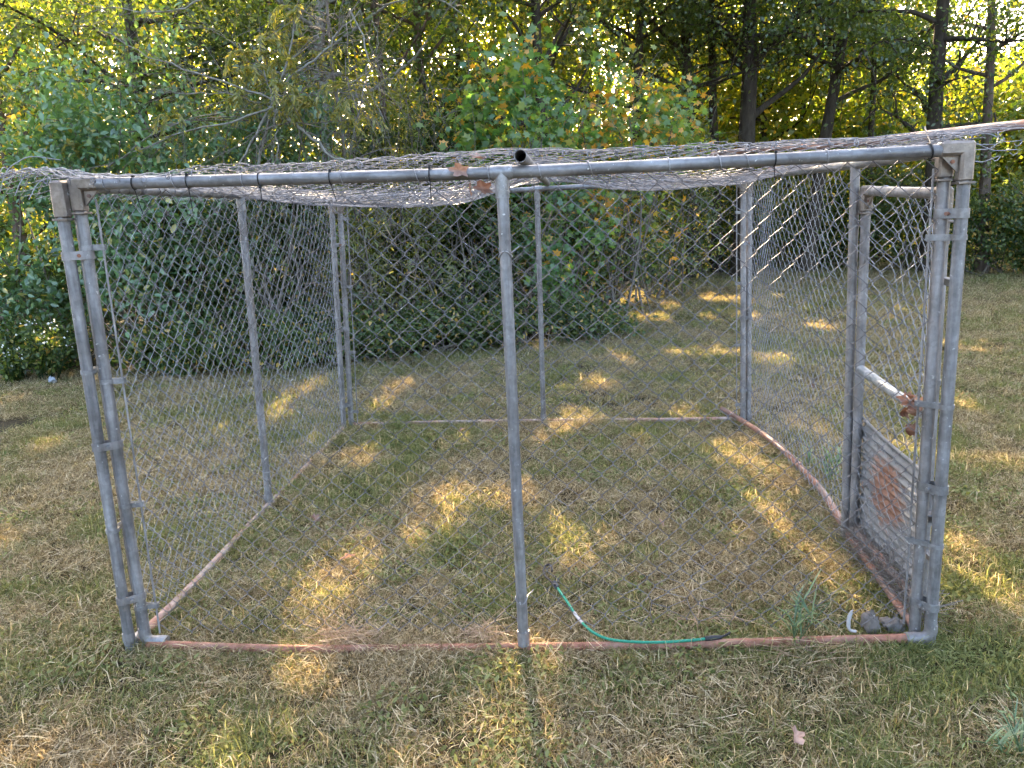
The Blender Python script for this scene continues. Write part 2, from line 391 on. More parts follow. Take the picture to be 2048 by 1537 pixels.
# bottom elbows
for k, d1 in (('FLo', (0, 1, 0)), ('FLi', (1, 0, 0)), ('FRo', (-1, 0, 0))):
    c = POSTS[k][0]; b = MB()
    d1 = arr(*d1); b.tube(curve([c+arr(0, 0, .09), c+arr(0, 0, .055), c+d1*.02+arr(0, 0, .033), c+d1*.06+arr(0, 0, .032), c+d1*.09+arr(0, 0, .030)], 12), .0232, 12)
    b.build('elbow_fitting', GALV2, post[k])
# tees on the middle posts
def tee(c, d1, par, mat):
    c = np.array(c, float); d1 = np.array(d1, float); b = MB()
    b.pipe(c-d1*.037, c+d1*.037, .0245, 2, 16)
    b.tube([c, c-arr(0, 0, .05), c-arr(0, 0, .085)], [.0242, .0242, .0240], 16)
    return b.build('tee_fitting', mat, par)
tee((.02, -.026, 1.797), (1, 0, 0), post['FM'], ZINC)
MB().pipe((.021, -.057, 1.745), (.021, -.045, 1.745), .009, 2, 10).build('rivet', ZINC, post['FM'])
tee((.026, 3.175, 1.796), (1, 0, 0), post['BM'], ZINC)
tee((-1.527, 1.495, 1.803), (.01, 1, 0), post['LM'], ZINC)
for k, d1 in (('FM', arr(1, 0, 0)), ('LM', arr(0, 1, 0)), ('BM', arr(1, 0, 0))):
    c = POSTS[k][0].copy(); c[2] = .018
    MB().pipe(c, c+arr(0, 0, .06), .0235, 2, 16).build('foot_socket', GALV2, post[k])
# panel clamps round post pairs
def stadium(b, a, c, R_, hz, th=.003, n_=12):
    a = np.array(a, float); c = np.array(c, float); d = c-a; d[2] = 0; L = np.linalg.norm(d); d /= L; w = np.cross(arr(0, 0, 1), d)
    pts = []
    for t in np.linspace(-math.pi/2, math.pi/2, n_): pts.append(c+R_*(math.cos(t)*d+math.sin(t)*w))
    for t in np.linspace(math.pi/2, 3*math.pi/2, n_): pts.append(a+R_*(math.cos(t)*d+math.sin(t)*w))
    pts = np.array(pts); ctr = (a+c)/2; outp = pts+(pts-ctr)/np.linalg.norm(pts-ctr, axis=1, keepdims=True)*th
    N = len(pts); z1 = arr(0, 0, hz)
    V = np.vstack([outp-z1, outp+z1, pts-z1, pts+z1]); k = np.arange(N); k2 = (k+1) % N
    b.add(V, [np.stack([k, k2, k2+N, k+N], -1), np.stack([k+2*N, k+3*N, k2+3*N, k2+2*N], -1), np.stack([k+N, k2+N, k2+3*N, k+3*N], -1), np.stack([k, k+2*N, k2+2*N, k2], -1)])
def clamp(k1, k2, z, mat, hz=.015):
    a = on_post(k1, z); c = on_post(k2, z); b = MB(); stadium(b, a, c, RP+.0015, hz)
    o_ = b.build('panel_clamp', mat, post[k1], True)
    mid = (a+c)/2; d = c-a; d[2] = 0; d /= np.linalg.norm(d); w = np.cross(d, arr(0, 0, 1))
    w = w if w[1] < 0 else -w
    MB().pipe(mid+w*.018, mid+w*.040, .0065, 2, 8).build('bolt', BOLT if z > 1 else ZINC, post[k1])
    return o_
for z in (1.575, .86, .225): clamp('FLo', 'FLi', z, GALV2)
for z in (1.60, .62, .155): clamp('FRi', 'FRo', z, ZINC, .016)
for z in (1.45, .80, .20): clamp('BLo', 'BLi', z, ZINC, .012)
for z in (1.35, .80, .25): clamp('BR1', 'BR2', z, ZINC, .012)
# single tension bands and their bars
def bar_and_bands(k, off, zs, z0, z1):
    off = np.array(off, float); a = on_post(k, z0)+off; c = on_post(k, z1)+off
    MB().pipe(a, c, .0045, 4, 6).build('tension_bar', GALV2, post[k])
    d = off/np.linalg.norm(off); w = np.cross(arr(0, 0, 1), d)
    for z in zs:
        q = on_post(k, z); b = MB()
        stadium(b, q, q+d*.004, RP+.001, .0085, .0018)
        L = np.linalg.norm(off)
        for s in (-1, 1): b.box(q+d*(RP+(L-RP+.010)/2)+w*s*.0065, ((L-RP+.010)/2, .0014, .0105), np.array([d, w, arr(0, 0, 1)]))
        b.box(q+d*(L+.009), (.0018, .0079, .0104), np.array([d, w, arr(0, 0, 1)]))
        b.build('tension_band', ZINC, post[k], True)
bar_and_bands('FLi', (.056, .012, 0), (1.60, 1.105, .61, .175), .05, 1.77)
bar_and_bands('FRo', (-.075, .055, 0), (1.52, .93, .40), .05, 1.75)
bar_and_bands('BLi', (.055, -.01, 0), (1.64, 1.13, .62, .14), .05, 1.74)
bar_and_bands('BR1', (-.05, -.012, 0), (1.57, 1.06, .60, .14), .05, 1.76)
bar_and_bands('BLo', (.008, -.05, 0), (1.5, .9, .4), .05, 1.74)
bar_and_bands('FLo', (.006, .06, 0), (1.15, .52), .05, 1.74)
bar_and_bands('GP', (.002, .055, 0), (1.53, 1.36, .45, .16), .05, 1.74)

# ---- chain link fabric
MESH = .085
def chain(p00, p10, p01, p11, mat, name='chain_link_mesh', parent=None, warp=None, cell=MESH, r=.0016, sides=4, vcell=None, mask=None):
    p00, p10, p01, p11 = [np.array(t, float) for t in (p00, p10, p01, p11)]
    W = (np.linalg.norm(p10-p00)+np.linalg.norm(p11-p01))/2; H = (np.linalg.norm(p01-p00)+np.linalg.norm(p11-p10))/2
    h = cell/2; hv = (vcell or cell)/2
    nw = max(2, int(round(W/h))); nj = max(2, int(round(H/hv)))
    nrm = np.cross(p10-p00, p01-p00); nrm /= np.linalg.norm(nrm)
    k = np.arange(nw)[:, None]; j = np.arange(nj+1)[None]
    right = ((j+k) % 2 == 0)
    x = np.where(right, (k+1)*h+.0022, k*h-.0022); y = np.broadcast_to(j*hv, x.shape)
    sgn = np.where(right, 1.0, -1.0)
    X_ = np.stack([x, x], -1); Y_ = np.stack([y-.0028, y+.0028], -1)
    Z_ = np.stack([-sgn*.0022, sgn*.0022], -1)
    X_ = X_.reshape(nw, -1); Y_ = Y_.reshape(nw, -1); Z_ = Z_.reshape(nw, -1)
    u = X_/(nw*h); v = Y_/(nj*hv)
    if warp is not None:
        du, dv, dn = warp(X_, Y_, u, v); u = u+du/W; v = v+dv/H; Z_ = Z_+dn
    u3 = u[..., None]; v3 = v[..., None]
    P = p00*(1-u3)*(1-v3)+p10*u3*(1-v3)+p01*(1-u3)*v3+p11*u3*v3 + Z_[..., None]*nrm
    b = MB().batch(P, r, nrm, sides)
    o_ = b.build(name, mat, parent); o_['kind'] = 'stuff'
    return o_
def warper(amp, amp_n, f, seed, extra=None):
    def w(X_, Y_, u, v):
        du = amp*(fbm(X_, Y_, f, seed)-.5)*2; dv = amp*(fbm(X_, Y_, f, seed+50)-.5)*2; dn = amp_n*(fbm(X_, Y_, f*.6, seed+90)-.5)*2
        e = np.minimum(np.minimum(u, 1-u), np.minimum(v, 1-v)); k = np.clip(e*12, .15, 1)
        du, dv, dn = du*k, dv*k, dn*k
        if extra:
            a, b_, c = extra(X_, Y_, u, v); du, dv, dn = du+a, dv+b_, dn+c
        return du, dv, dn
    return w
def front_extra(X_, Y_, u, v):
    g = np.exp(-((u-.70)/.09)**2-((v-.03)/.07)**2)          # the kicked-up corner above the bungee
    return .03*g*np.sin(X_*40), .035*g, .02*g*np.sin(X_*23+1)
fy = .022
chain((-1.455, fy-.004, .045), (1.50, fy+.02, .055), (-1.44, fy-.004, 1.797), (1.478, fy+.02, 1.782), WIRE, parent=kennel, warp=warper(.012, .015, 1.6, 3, front_extra), r=.00155)
chain((-1.548, .03, .055), (-1.548, 3.04, .055), (-1.520, .03, 1.79), (-1.482, 3.04, 1.765), WIRE2, parent=kennel, warp=warper(.026, .05, 1.5, 17), r=.00125)
chain((-1.46, 3.135, .05), (1.48, 3.10, .05), (-1.395, 3.135, 1.775), (1.455, 3.10, 1.79), WIRE, parent=kennel, warp=warper(.012, .015, 1.4, 29), r=.00115)
chain((1.588, 1.02, .06), (1.580, 3.05, .06), (1.515, 1.02, 1.775), (1.522, 3.05, 1.79), WIRE2, parent=kennel, warp=warper(.028, .05, 1.5, 41), r=.00130)

# ---- gate in the right-hand side
def gx_at(y, z): return 1.608-.035*z/1.8 + .0*y
gate_mb = MB()
gA0, gA1 = arr(gx_at(0, .03), .928, .05), arr(gx_at(0, 1.70), .928, 1.685)
gB0, gB1 = arr(gx_at(0, .03), .185, .05), arr(gx_at(0, 1.70), .185, 1.665)
gate_mb.pipe(gA0, gA1, .021, 5); gate_mb.pipe(gB0, gB1, .021, 5)
gate = gate_mb.build('gate', GALV2, kennel)
tag(gate, 'narrow chain link gate with a corrugated metal kick sheet')
MB().pipe(gA1, gB1, .021, 8).build('gate_top_rail', GALV2, gate)
MB().pipe(gA0+arr(0, 0, .02), gB0+arr(0, 0, .02), .020, 8).build('gate_bottom_rail', RUSTPALE, gate)
MB().pipe((gx_at(0, .86), .928, .875), (gx_at(0, .86), .185, .835), .0205, 6).build('gate_brace', BRACE, gate)
elbow(gA1, (0, -1, -.02), .085, .07, FIT, gate, h=.0235)
elbow(gB1, (0, 1, .02), .085, .07, FIT, gate, h=.0235)
def gate_warp(X_, Y_, u, v):
    k = np.clip(np.minimum(u, 1-u)*5, .1, 1)
    return .03*k*(fbm(X_, Y_, 2.2, 61)-.5)*2, .05*k*(fbm(X_, Y_, 1.7, 71)-.5)*2, .05*k*(fbm(X_, Y_, 1.5, 81)-.5)*2-.03*k
chain((gx_at(0, .1), .905, .09), (gx_at(0, .1), .215, .09), (gx_at(0, 1.7), .905, 1.655), (gx_at(0, 1.7), .215, 1.635), WIRE2, parent=gate, warp=gate_warp, r=.0016)
MB().pipe((gx_at(0, .1)-.004, .245, .08), (gx_at(0, 1.6)-.004, .245, 1.60), .0045, 4, 6).build('tension_bar', GALV2, gate)
for z in (1.50, .98, .42, .12):
    b = MB(); q = arr(gx_at(0, z), .185, z); stadium(b, q, q+arr(0, .004, 0), .0225, .011, .0022)
    b.box(q+arr(-.004, .043, 0), (.0075, .024, .0105)); b.build('tension_band', ZINC, gate, True)
# latch fork and drop rod between gate and corner post
b = MB(); q = arr(gx_at(0, .5)-.01, .15, .52)
b.tube(curve([q+arr(-.02, .0, -.07), q+arr(-.022, -.01, .02), q+arr(-.01, -.02, .055), q+arr(.008, -.03, .02), q+arr(.008, -.03, -.05)], 16), .007, 8)
b.box(q+arr(-.005, -.012, -.06), (.030, .028, .016), None, .004); b.build('gate_latch', ZINC, gate)
for z, k in ((1.36, .0), (.30, 0)):
    b = MB(); q = arr(gx_at(0, z), .118, z); b.box(q, (.012, .062, .013), None, .003); b.build('gate_hinge', ZINC, gate)
# corrugated kick sheet (ridges run along the gate)
cm, n, o = newmat('corrugated_galvanised_sheet'); p_ = nd(n, 'ShaderNodeBsdfPrincipled')
a1 = noise(n, 9, 5, .6, stretch=(1, 1, 1)); r1 = ramp(n, [(.3, (.12, .115, .112)), (.7, (.21, .204, .20))], a1.outputs[0])
tc = nd(n, 'ShaderNodeTexCoord'); sx = nd(n, 'ShaderNodeSeparateXYZ'); n.links.new(tc.outputs['Object'], sx.inputs[0])
# rust blotch: an elongated patch in the sheet's own coordinates
def mth(op, a, b=None):
    q = nd(n, 'ShaderNodeMath', operation=op)
    for i, t in enumerate((a, b)):
        if t is None: continue
        if isinstance(t, (int, float)): q.inputs[i].default_value = t
        else: n.links.new(t, q.inputs[i])
    return q.outputs[0]
ey = mth('DIVIDE', mth('SUBTRACT', sx.outputs[1], .61), .19)
ez = mth('DIVIDE', mth('SUBTRACT', sx.outputs[2], .385), .17)
dd = mth('SQRT', mth('ADD', mth('MULTIPLY', ey, ey), mth('MULTIPLY', ez, ez)))
nn = noise(n, 22, 6, .75, stretch=(1, .3, 1.6)); dd = mth('ADD', dd, mth('MULTIPLY', mth('SUBTRACT', nn.outputs[0], .5), 2.6))
rk = ramp(n, [(.62, (1, 1, 1)), (1.0, (0, 0, 0))], dd)
n3 = noise(n, 40, 5, .7, stretch=(1, .35, 1.5)); rr_ = ramp(n, [(.3, (.13, .055, .033)), (.7, (.27, .135, .085))], n3.outputs[0])
n.links.new(mixc(n, rk.outputs[0], r1.outputs[0], rr_.outputs[0]), p_.inputs['Base Color'])
p_.inputs['Metallic'].default_value = .15; p_.inputs['Roughness'].default_value = .6
n.links.new(p_.outputs[0], o.inputs[0])
ny, nz = 12, 120
yy = np.linspace(.955, .225, ny); zz = np.linspace(0, 1, nz)
Yg, Vg = np.meshgrid(yy, zz); t_ = (.955-Yg)/.73
Zg = (.075+.02*t_) + Vg*(.645-.075 - .075*t_)
Xg = 1.632-.02*Zg + .0085*np.sin(Vg*2*math.pi*13) + .006*np.sin(Yg*7)
ii = np.arange(ny-1)[None]+np.arange(nz-1)[:, None]*ny
b = MB()
b.add(np.stack([Xg, Yg, Zg], -1), [np.stack([ii, ii+1, ii+1+ny, ii+ny], -1).reshape(-1, 4)])
sheet = b.build('corrugated_sheet', cm, gate)
tag(sheet, 'grey corrugated metal sheet with a brown rust patch')
md = sheet.modifiers.new('thickness', 'SOLIDIFY'); md.thickness = .0012
MB().box((1.603, .957, .35), (.010, .010, .30)).build('dark_edge_strip', plain('dark_strip', (.02, .02, .022), (.05, .05, .05), .8), gate, True)

# ---- ties on the front top rail
def rail_at(x):
    i = int(np.argmin(abs(front_top[:, 0]-x))); return np.array([x, np.interp(x, front_top[:, 0], front_top[:, 1]), np.interp(x, front_top[:, 0], front_top[:, 2])])
def rail_x(u):   # picture column -> place along the rail
    q = ypt(u, 345, -.02); return q[0]
for u in (262, 372, 517, 660, 860, 1550):
    q = rail_at(rail_x(u)); b = MB(); b.ring(q, (1, 0, .05*math.sin(u)), RP+.0022, .0024, 20, 6)
    b.box(q+arr(.002, -.010, -.025 if u % 2 else .024), (.004, .005, .004)); 
    b.pipe(q+arr(0, -.004, -.024), q+arr(.004+.01*math.sin(u*3), .01, -.07-.04*abs(math.sin(u))), .0016, 3, 5)
    b.build('cable_tie', BLACKTIE, rail_ft)
for k, u in enumerate((205, 345, 484, 684, 835, 978, 1080, 1182, 1338, 1440, 1495, 1655)):
    q = rail_at(rail_x(u)); t = np.linspace(0, 1.75*math.pi, 18); s = .5+.3*math.sin(k*2.1)
    P = np.stack([q[0]+(t-2.2)*.008*s+.0*t, q[1]-(RP+.003)*np.sin(t-.35), q[2]+(RP+.003)*np.cos(t-.35)], -1)
    P = np.vstack([P, P[-1]+arr(.006*math.sin(k), .012, -.012)])
    MB().tube(P, .0019, 6).build('wire_tie', WIRE2, rail_ft)
for z, k in ((1.535, 1), (.20, -1)):
    q = on_post('FM', z); t = np.linspace(-.25*math.pi, 1.25*math.pi, 16)
    P = np.stack([q[0]+(RP+.003)*np.cos(t+math.pi), q[1]+(RP+.003)*np.sin(t+math.pi), q[2]+.022*k*np.sin(t+math.pi*.5)*np.sign(np.cos(t+math.pi))*abs(np.cos(t))], -1)
    P = np.vstack([P[0]+arr(-.008, .014, .02*k), P, P[-1]+arr(.03, .02, .022)])
    MB().tube(P, .0021, 6).build('wire_tie', WIRE2, post['FM'])
for z in (1.55, .22):
    q = on_post('LM', z); MB().ring(q, (.1, .1, 1), RP+.002, .0018, 16, 5).build('wire_tie', WIRE2, post['LM'])
for k, y in enumerate(np.linspace(.12, 1.35, 11)):
    q = arr(np.interp(y, left_top[:, 1], left_top[:, 0]), y, np.interp(y, left_top[:, 1], left_top[:, 2]))
    MB().ring(q, (.25*math.sin(k*2), 1, .3*math.cos(k*3)), .0235, .0016, 14, 5).build('wire_tie', WIRE, kennel)
MB().ring(gA1*.72+gB1*.28, (.1, 1, .2), .024, .0022, 14, 5).build('wire_tie', WIRE2, gate)

# ------------------------------------------------------------------ netting over the top, pipes
def roof_z(x, y):
    t = np.clip(y/3.1, 0, 1)
    inside = np.clip((1.56-np.abs(x))/.5, 0, 1)
    hump = np.exp(-((x-.10)/.12)**2)
    hw = np.exp(-((x-.10)/.30)**2)
    A = (.110+.030*np.exp(-((x+.45)/.5)**2) - .03*(x > .5)*np.clip(x-.5, 0, 1))*inside*(1-hw)
    z = 1.838 - A*np.sin(math.pi*t)**.75
    z = z + hump*.012
    z = z + (.017+.016*vnoise(x, y*0, 3, 4))*(1-.5*hump)*np.exp(-((y-.16)/.20)**2)
    z = z + .04*(fbm(x, y, 2.4, 7, 4)-.5)*np.clip(inside+.3, 0, 1)
    ov = np.clip(np.abs(x)-1.56, 0, 1)
    return z + np.where(x < 0, .035, .014)*np.sin(np.clip(ov/.35, 0, 1)*math.pi) - .22*ov**1.6*np.where(x < 0, 1, .4)
h = MESH/2; x0, x1, y0, y1 = -1.93, 1.78, -.065, 3.22
nw = int((x1-x0)/h); nj = int((y1-y0)/h)
k = np.arange(nw)[:, None]; j = np.arange(nj+1)[None]; right = ((j+k) % 2 == 0); sgn = np.where(right, 1., -1.)
x = np.where(right, (k+1)*h+.0022, k*h-.0022); y = np.broadcast_to(j*h, x.shape)
X_ = x0+np.stack([x, x], -1).reshape(nw, -1); Y_ = y0+np.stack([y-.0028, y+.0028], -1).reshape(nw, -1); Z_ = np.stack([-sgn*.0022, sgn*.0022], -1).reshape(nw, -1)
X_ = X_+.02*(fbm(X_, Y_, 2, 31)-.5)*2; Y_ = Y_+.03*(fbm(X_, Y_, 1.2, 37)-.5)*2+.02*np.sin(X_*2.1)
b = MB().batch(np.stack([X_, Y_, roof_z(X_, Y_)+Z_], -1), .0013, arr(0, 0, 1.), 4)
def roll(X2, Y2):     # the folded-back second layer along the front
    return roof_z(X2, Y2)+.003+.026*(fbm(X2, Y2, 4.0, 91, 3)-.42)*np.clip(1.2-np.abs(X2-.1)*0-Y2*.6, .2, 1)
nf = int(1.25/h)*2
X2 = X_[2:-2, :nf]+.021+.03*(fbm(X_[2:-2, :nf], Y_[2:-2, :nf], 3, 45)-.5); Y2 = Y_[2:-2, :nf]+.02+.03*(fbm(X_[2:-2, :nf], Y_[2:-2, :nf], 3, 46)-.5)
b.batch(np.stack([X2, Y2, roll(X2, Y2)+Z_[2:-2, :nf]], -1), .0013, arr(0, 0, 1.), 4)
rg = np.random.default_rng(4)
for i in range(nw):      # knuckled wire ends along the front edge
    e = np.array([X_[i, 0], Y_[i, 0], roof_z(X_[i, 0], Y_[i, 0])]); t = np.linspace(0, 1.5*math.pi, 8)
    a_ = rg.uniform(0, 6.28); q = rg.uniform(.006, .011)
    P = e + np.stack([q*np.sin(t)*math.cos(a_), -q*.6*t/2-.004, -q*(1-np.cos(t))], -1)
    b.batch(P[None], .0016, arr(.3, .9, .1), 4)
cover = tag(b.build('wire_netting_cover', WIRE3), 'sagging chain link netting laid over the top of the kennel', 'netting')
# loose curled end wires at both sides of the cover
for i, (u0, v0, u1, v1) in enumerate(((40, 322, 0, 385), (75, 345, 30, 392), (110, 352, 58, 400), (30, 345, 0, 345))):
    a = ypt(u0, v0, .03+.05*i); c = ypt(u1, v1, .0+.04*i)
    MB().tube(curve([a+arr(.12, .05, .0), a+arr(.05, .0, .012), a, (a+c)/2+arr(-.01, 0, .018), c]), .0017, 5).build('loose_wire', WIRE2, cover)
for i, (u0, v0, u1, v1) in enumerate(((1940, 285, 2036, 300), (1955, 300, 2010, 276), (1930, 320, 2000, 312), (1975, 268, 2044, 282), (1900, 270, 1990, 290))):
    a = ypt(u0, v0, .05+.05*i); c = ypt(u1, v1, .03+.05*i)
    MB().tube(curve([a+arr(-.1, .06, 0), a, (a+c)/2+arr(0, 0, -.014), c, c+arr(-.012, 0, -.018), c+arr(-.025, 0, -.008)]), .0017, 5).build('loose_wire', WIRE2, cover)

p1, p2 = arr(.091, -.135, 1.842), arr(.105, 3.30, 1.838)
b = MB(); n_ = 12; P = p1+(p2-p1)*np.linspace(0, 1, n_)[:, None]
b.tube(P, .021, 18, cap=False)
loose = b.build('loose_pipe', GALV2)
tag(loose, 'loose galvanised pipe laid across the kennel top with its open end showing', 'pipe')
md = loose.modifiers.new('wall', 'SOLIDIFY'); md.thickness = .0022; md.offset = 1
MB().tube(p1+(p2-p1)*np.array([.06, .07])[:, None], .0195, 14).build('bore_shade_plug', BORE_SHADE, loose)  # near-black plug paints the shade inside the open pipe end
r1_, r2_ = arr(1.30, 3.25, 1.885), arr(1.90, -.25, 1.885)
r2_ = CAM+ray(2048, 253)*2.75; r1_ = CAM+ray(1425, 309)*5.75
dr = (r2_-r1_); P = r1_ + dr*np.linspace(0, 1.16, 16)[:, None]; P[:, 2] += .006*np.sin(np.linspace(0, 9, 16))
rp = tag(MB().tube(P, .0178, 14).build('rusty_pipe', RUSTPIPE), 'long thin rusty pipe lying along the top of the netting on the right', 'pipe')
for t in (.28, .58, .83):
    q = r1_+dr*t*1.0; MB().pipe(q-dr/np.linalg.norm(dr)*.03, q+dr/np.linalg.norm(dr)*.03, .0192, 2, 14).build('pipe_joint', RUSTPIPE, rp)
# tie between the rusty pipe and the corner
q = rail_at(1.435); b = MB(); b.ring(q, (1, 0, .15), RP+.004, .0032, 16, 6); b.tube(curve([q+arr(0, -.01, .02), q+arr(.012, .05, .05), q+arr(.03, .12, .085)]), .003, 5)
b.build('cable_tie', BLACKTIE, rail_ft)

# ------------------------------------------------------------------ vegetation helpers
# places where the sun gets through the leaves to the lawn: gaps in the crowns, (picture column, row, half width, half height)
FLECKS = [(640, 1185, 95, 60), (545, 1390, 60, 75), (1035, 1360, 34, 60), (1010, 1480, 70, 40), (500, 1515, 60, 25), (1510, 935, 70, 58),
          (1150, 1085, 52, 42), (1165, 845, 34, 26), (705, 932, 34, 24), (1400, 706, 80, 13), (1240, 722, 36, 20), (1292, 590, 40, 8),
          (1470, 640, 55, 9), (1545, 725, 50, 14), (800, 778, 22, 14), (1080, 690, 26, 12), (1888, 1090, 34, 36), (1960, 1175, 80, 26),
          (552, 842, 22, 14), (1905, 800, 34, 14), (1950, 692, 50, 14), (1375, 833, 40, 14), (1620, 858, 36, 12), (1300, 882, 30, 12),
          (1660, 1170, 38, 46), (1600, 1100, 30, 20), (910, 890, 24, 14), (760, 820, 20, 12), (1100, 880, 26, 16), (640, 890, 26, 14),
          (1650, 655, 30, 7), (1440, 600, 40, 7), (1860, 905, 30, 12), (1090, 1285, 30, 18), (720, 1110, 30, 24), (870, 1510, 50, 20),
          (1300, 640, 40, 8), (1180, 770, 24, 12), (1990, 920, 40, 16), (60, 905, 40, 12), (1500, 1010, 40, 24), (1040, 1010, 24, 16)]
FE = []
for u, v, ru, rv in FLECKS:
    c = gpt(u, v); a = gpt(u+ru, v); b_ = gpt(u, v+rv); t = gpt(u, v-rv)
    FE.append((c[0], (b_[1]+t[1])/2, np.linalg.norm(a-c)+.10, (t[1]-b_[1])/2+.14))
FE = np.array(FE)
def lit_gap(P):
    q = P - SUN*(P[:, 2:3]/SUN[2]); bad = np.zeros(len(P), bool)
    wob = .35*(vnoise(q[:, 0], q[:, 1], 5, 77)-.5)
    for cx, cy_, rx, ry in FE:
        bad |= ((q[:, 0]-cx)/rx)**2+((q[:, 1]-cy_)/ry)**2 < 1+wob
    # smaller chance gaps, strung out along the sun's path
    bad |= (fbm(q[:, 0]-.14*q[:, 1], q[:, 1]*.55, 1.7, 41, 3) > .685) & (q[:, 1] < 13)
    return bad
def unit(a): return a/(np.linalg.norm(a, axis=-1, keepdims=True)+1e-9)
TEMPL = {
 'rhomb': (np.array([[0, 0, 0], [.5, .30, .06], [1, 0, -.05], [.45, -.30, .06]]), [[[0, 1, 2, 3]]]),
 'oval': (np.array([[0, 0, 0], [.28, .24, .05], [.70, .20, .03], [1, 0, -.10], [.70, -.20, .03], [.28, -.24, .05]]), [[[0, 1, 2, 3], [0, 3, 4, 5]]]),
 'lance': (np.array([[0, 0, 0], [.30, .13, .03], [.65, .10, .0], [1, 0, -.16], [.65, -.10, .0], [.30, -.13, .03]]), [[[0, 1, 2, 3], [0, 3, 4, 5]]]),
 'lobed': (np.array([[0, 0, 0], [.18, .20, .03], [.12, .48, .0], [.42, .30, .04], [.68, .50, -.03], [.66, .18, .03], [1.02, 0, -.08], [.66, -.18, .03], [.68, -.50, -.03], [.42, -.30, .04], [.12, -.48, .0], [.18, -.20, .03]]),
           [[[0, 1, 3, 5], [5, 6, 7, 0], [0, 7, 9, 11]], [[1, 2, 3], [3, 4, 5], [7, 8, 9], [9, 10, 11]]]),
}
def add_leaves(b, C, size, rng, shape='rhomb', droop=.35, face=None, hue=None, base=None, cull=True, along=None):
    # C (n,3) leaf bases in the thing's own coordinates; base = the thing's place in the world
    C = np.asarray(C)
    if cull and base is not None and len(C):
        keep = ~lit_gap(C+np.asarray(base)); C = C[keep]
        if hue is not None: hue = hue[keep]
        if along is not None: along = along[keep]
        if face is not None: face = face[keep]
    n_ = len(C)
    if n_ == 0: return
    A = rng.normal(size=(n_, 3)) if along is None else along + .5*rng.normal(size=(n_, 3))
    A[:, 2] -= droop; A = unit(A)
    N = rng.normal(size=(n_, 3)); N[:, 2] += .9
    if face is not None: N = N + face
    S = unit(np.cross(N, A)); N = np.cross(A, S)
    L = size*rng.uniform(.65, 1.3, n_)
    T, F = TEMPL[shape]
    V = C[:, None]+L[:, None, None]*(T[None, :, 0:1]*A[:, None]+T[None, :, 1:2]*S[:, None]+T[None, :, 2:3]*N[:, None])
    faces = []
    for f in F:
        f = np.array(f); faces.append((f[None]+(np.arange(n_)*len(T))[:, None, None]).reshape(-1, f.shape[1]))
    r = rng.uniform(0, 1, n_) if hue is None else hue
    b.add(V.reshape(-1, 3), faces, np.repeat(np.clip(r, 0, 1), len(T)))
def wander(rng, a, d, L, n_, wob, up=0.0, sag=0.0):
    P = [np.array(a, float)]; d = np.array(d, float); d /= np.linalg.norm(d); st = L/(n_-1)
    for i in range(n_-1):
        d = d+rng.normal(size=3)*wob; d[2] += up-sag*i/n_; d /= np.linalg.norm(d); P.append(P[-1]+d*st)
    return np.array(P)
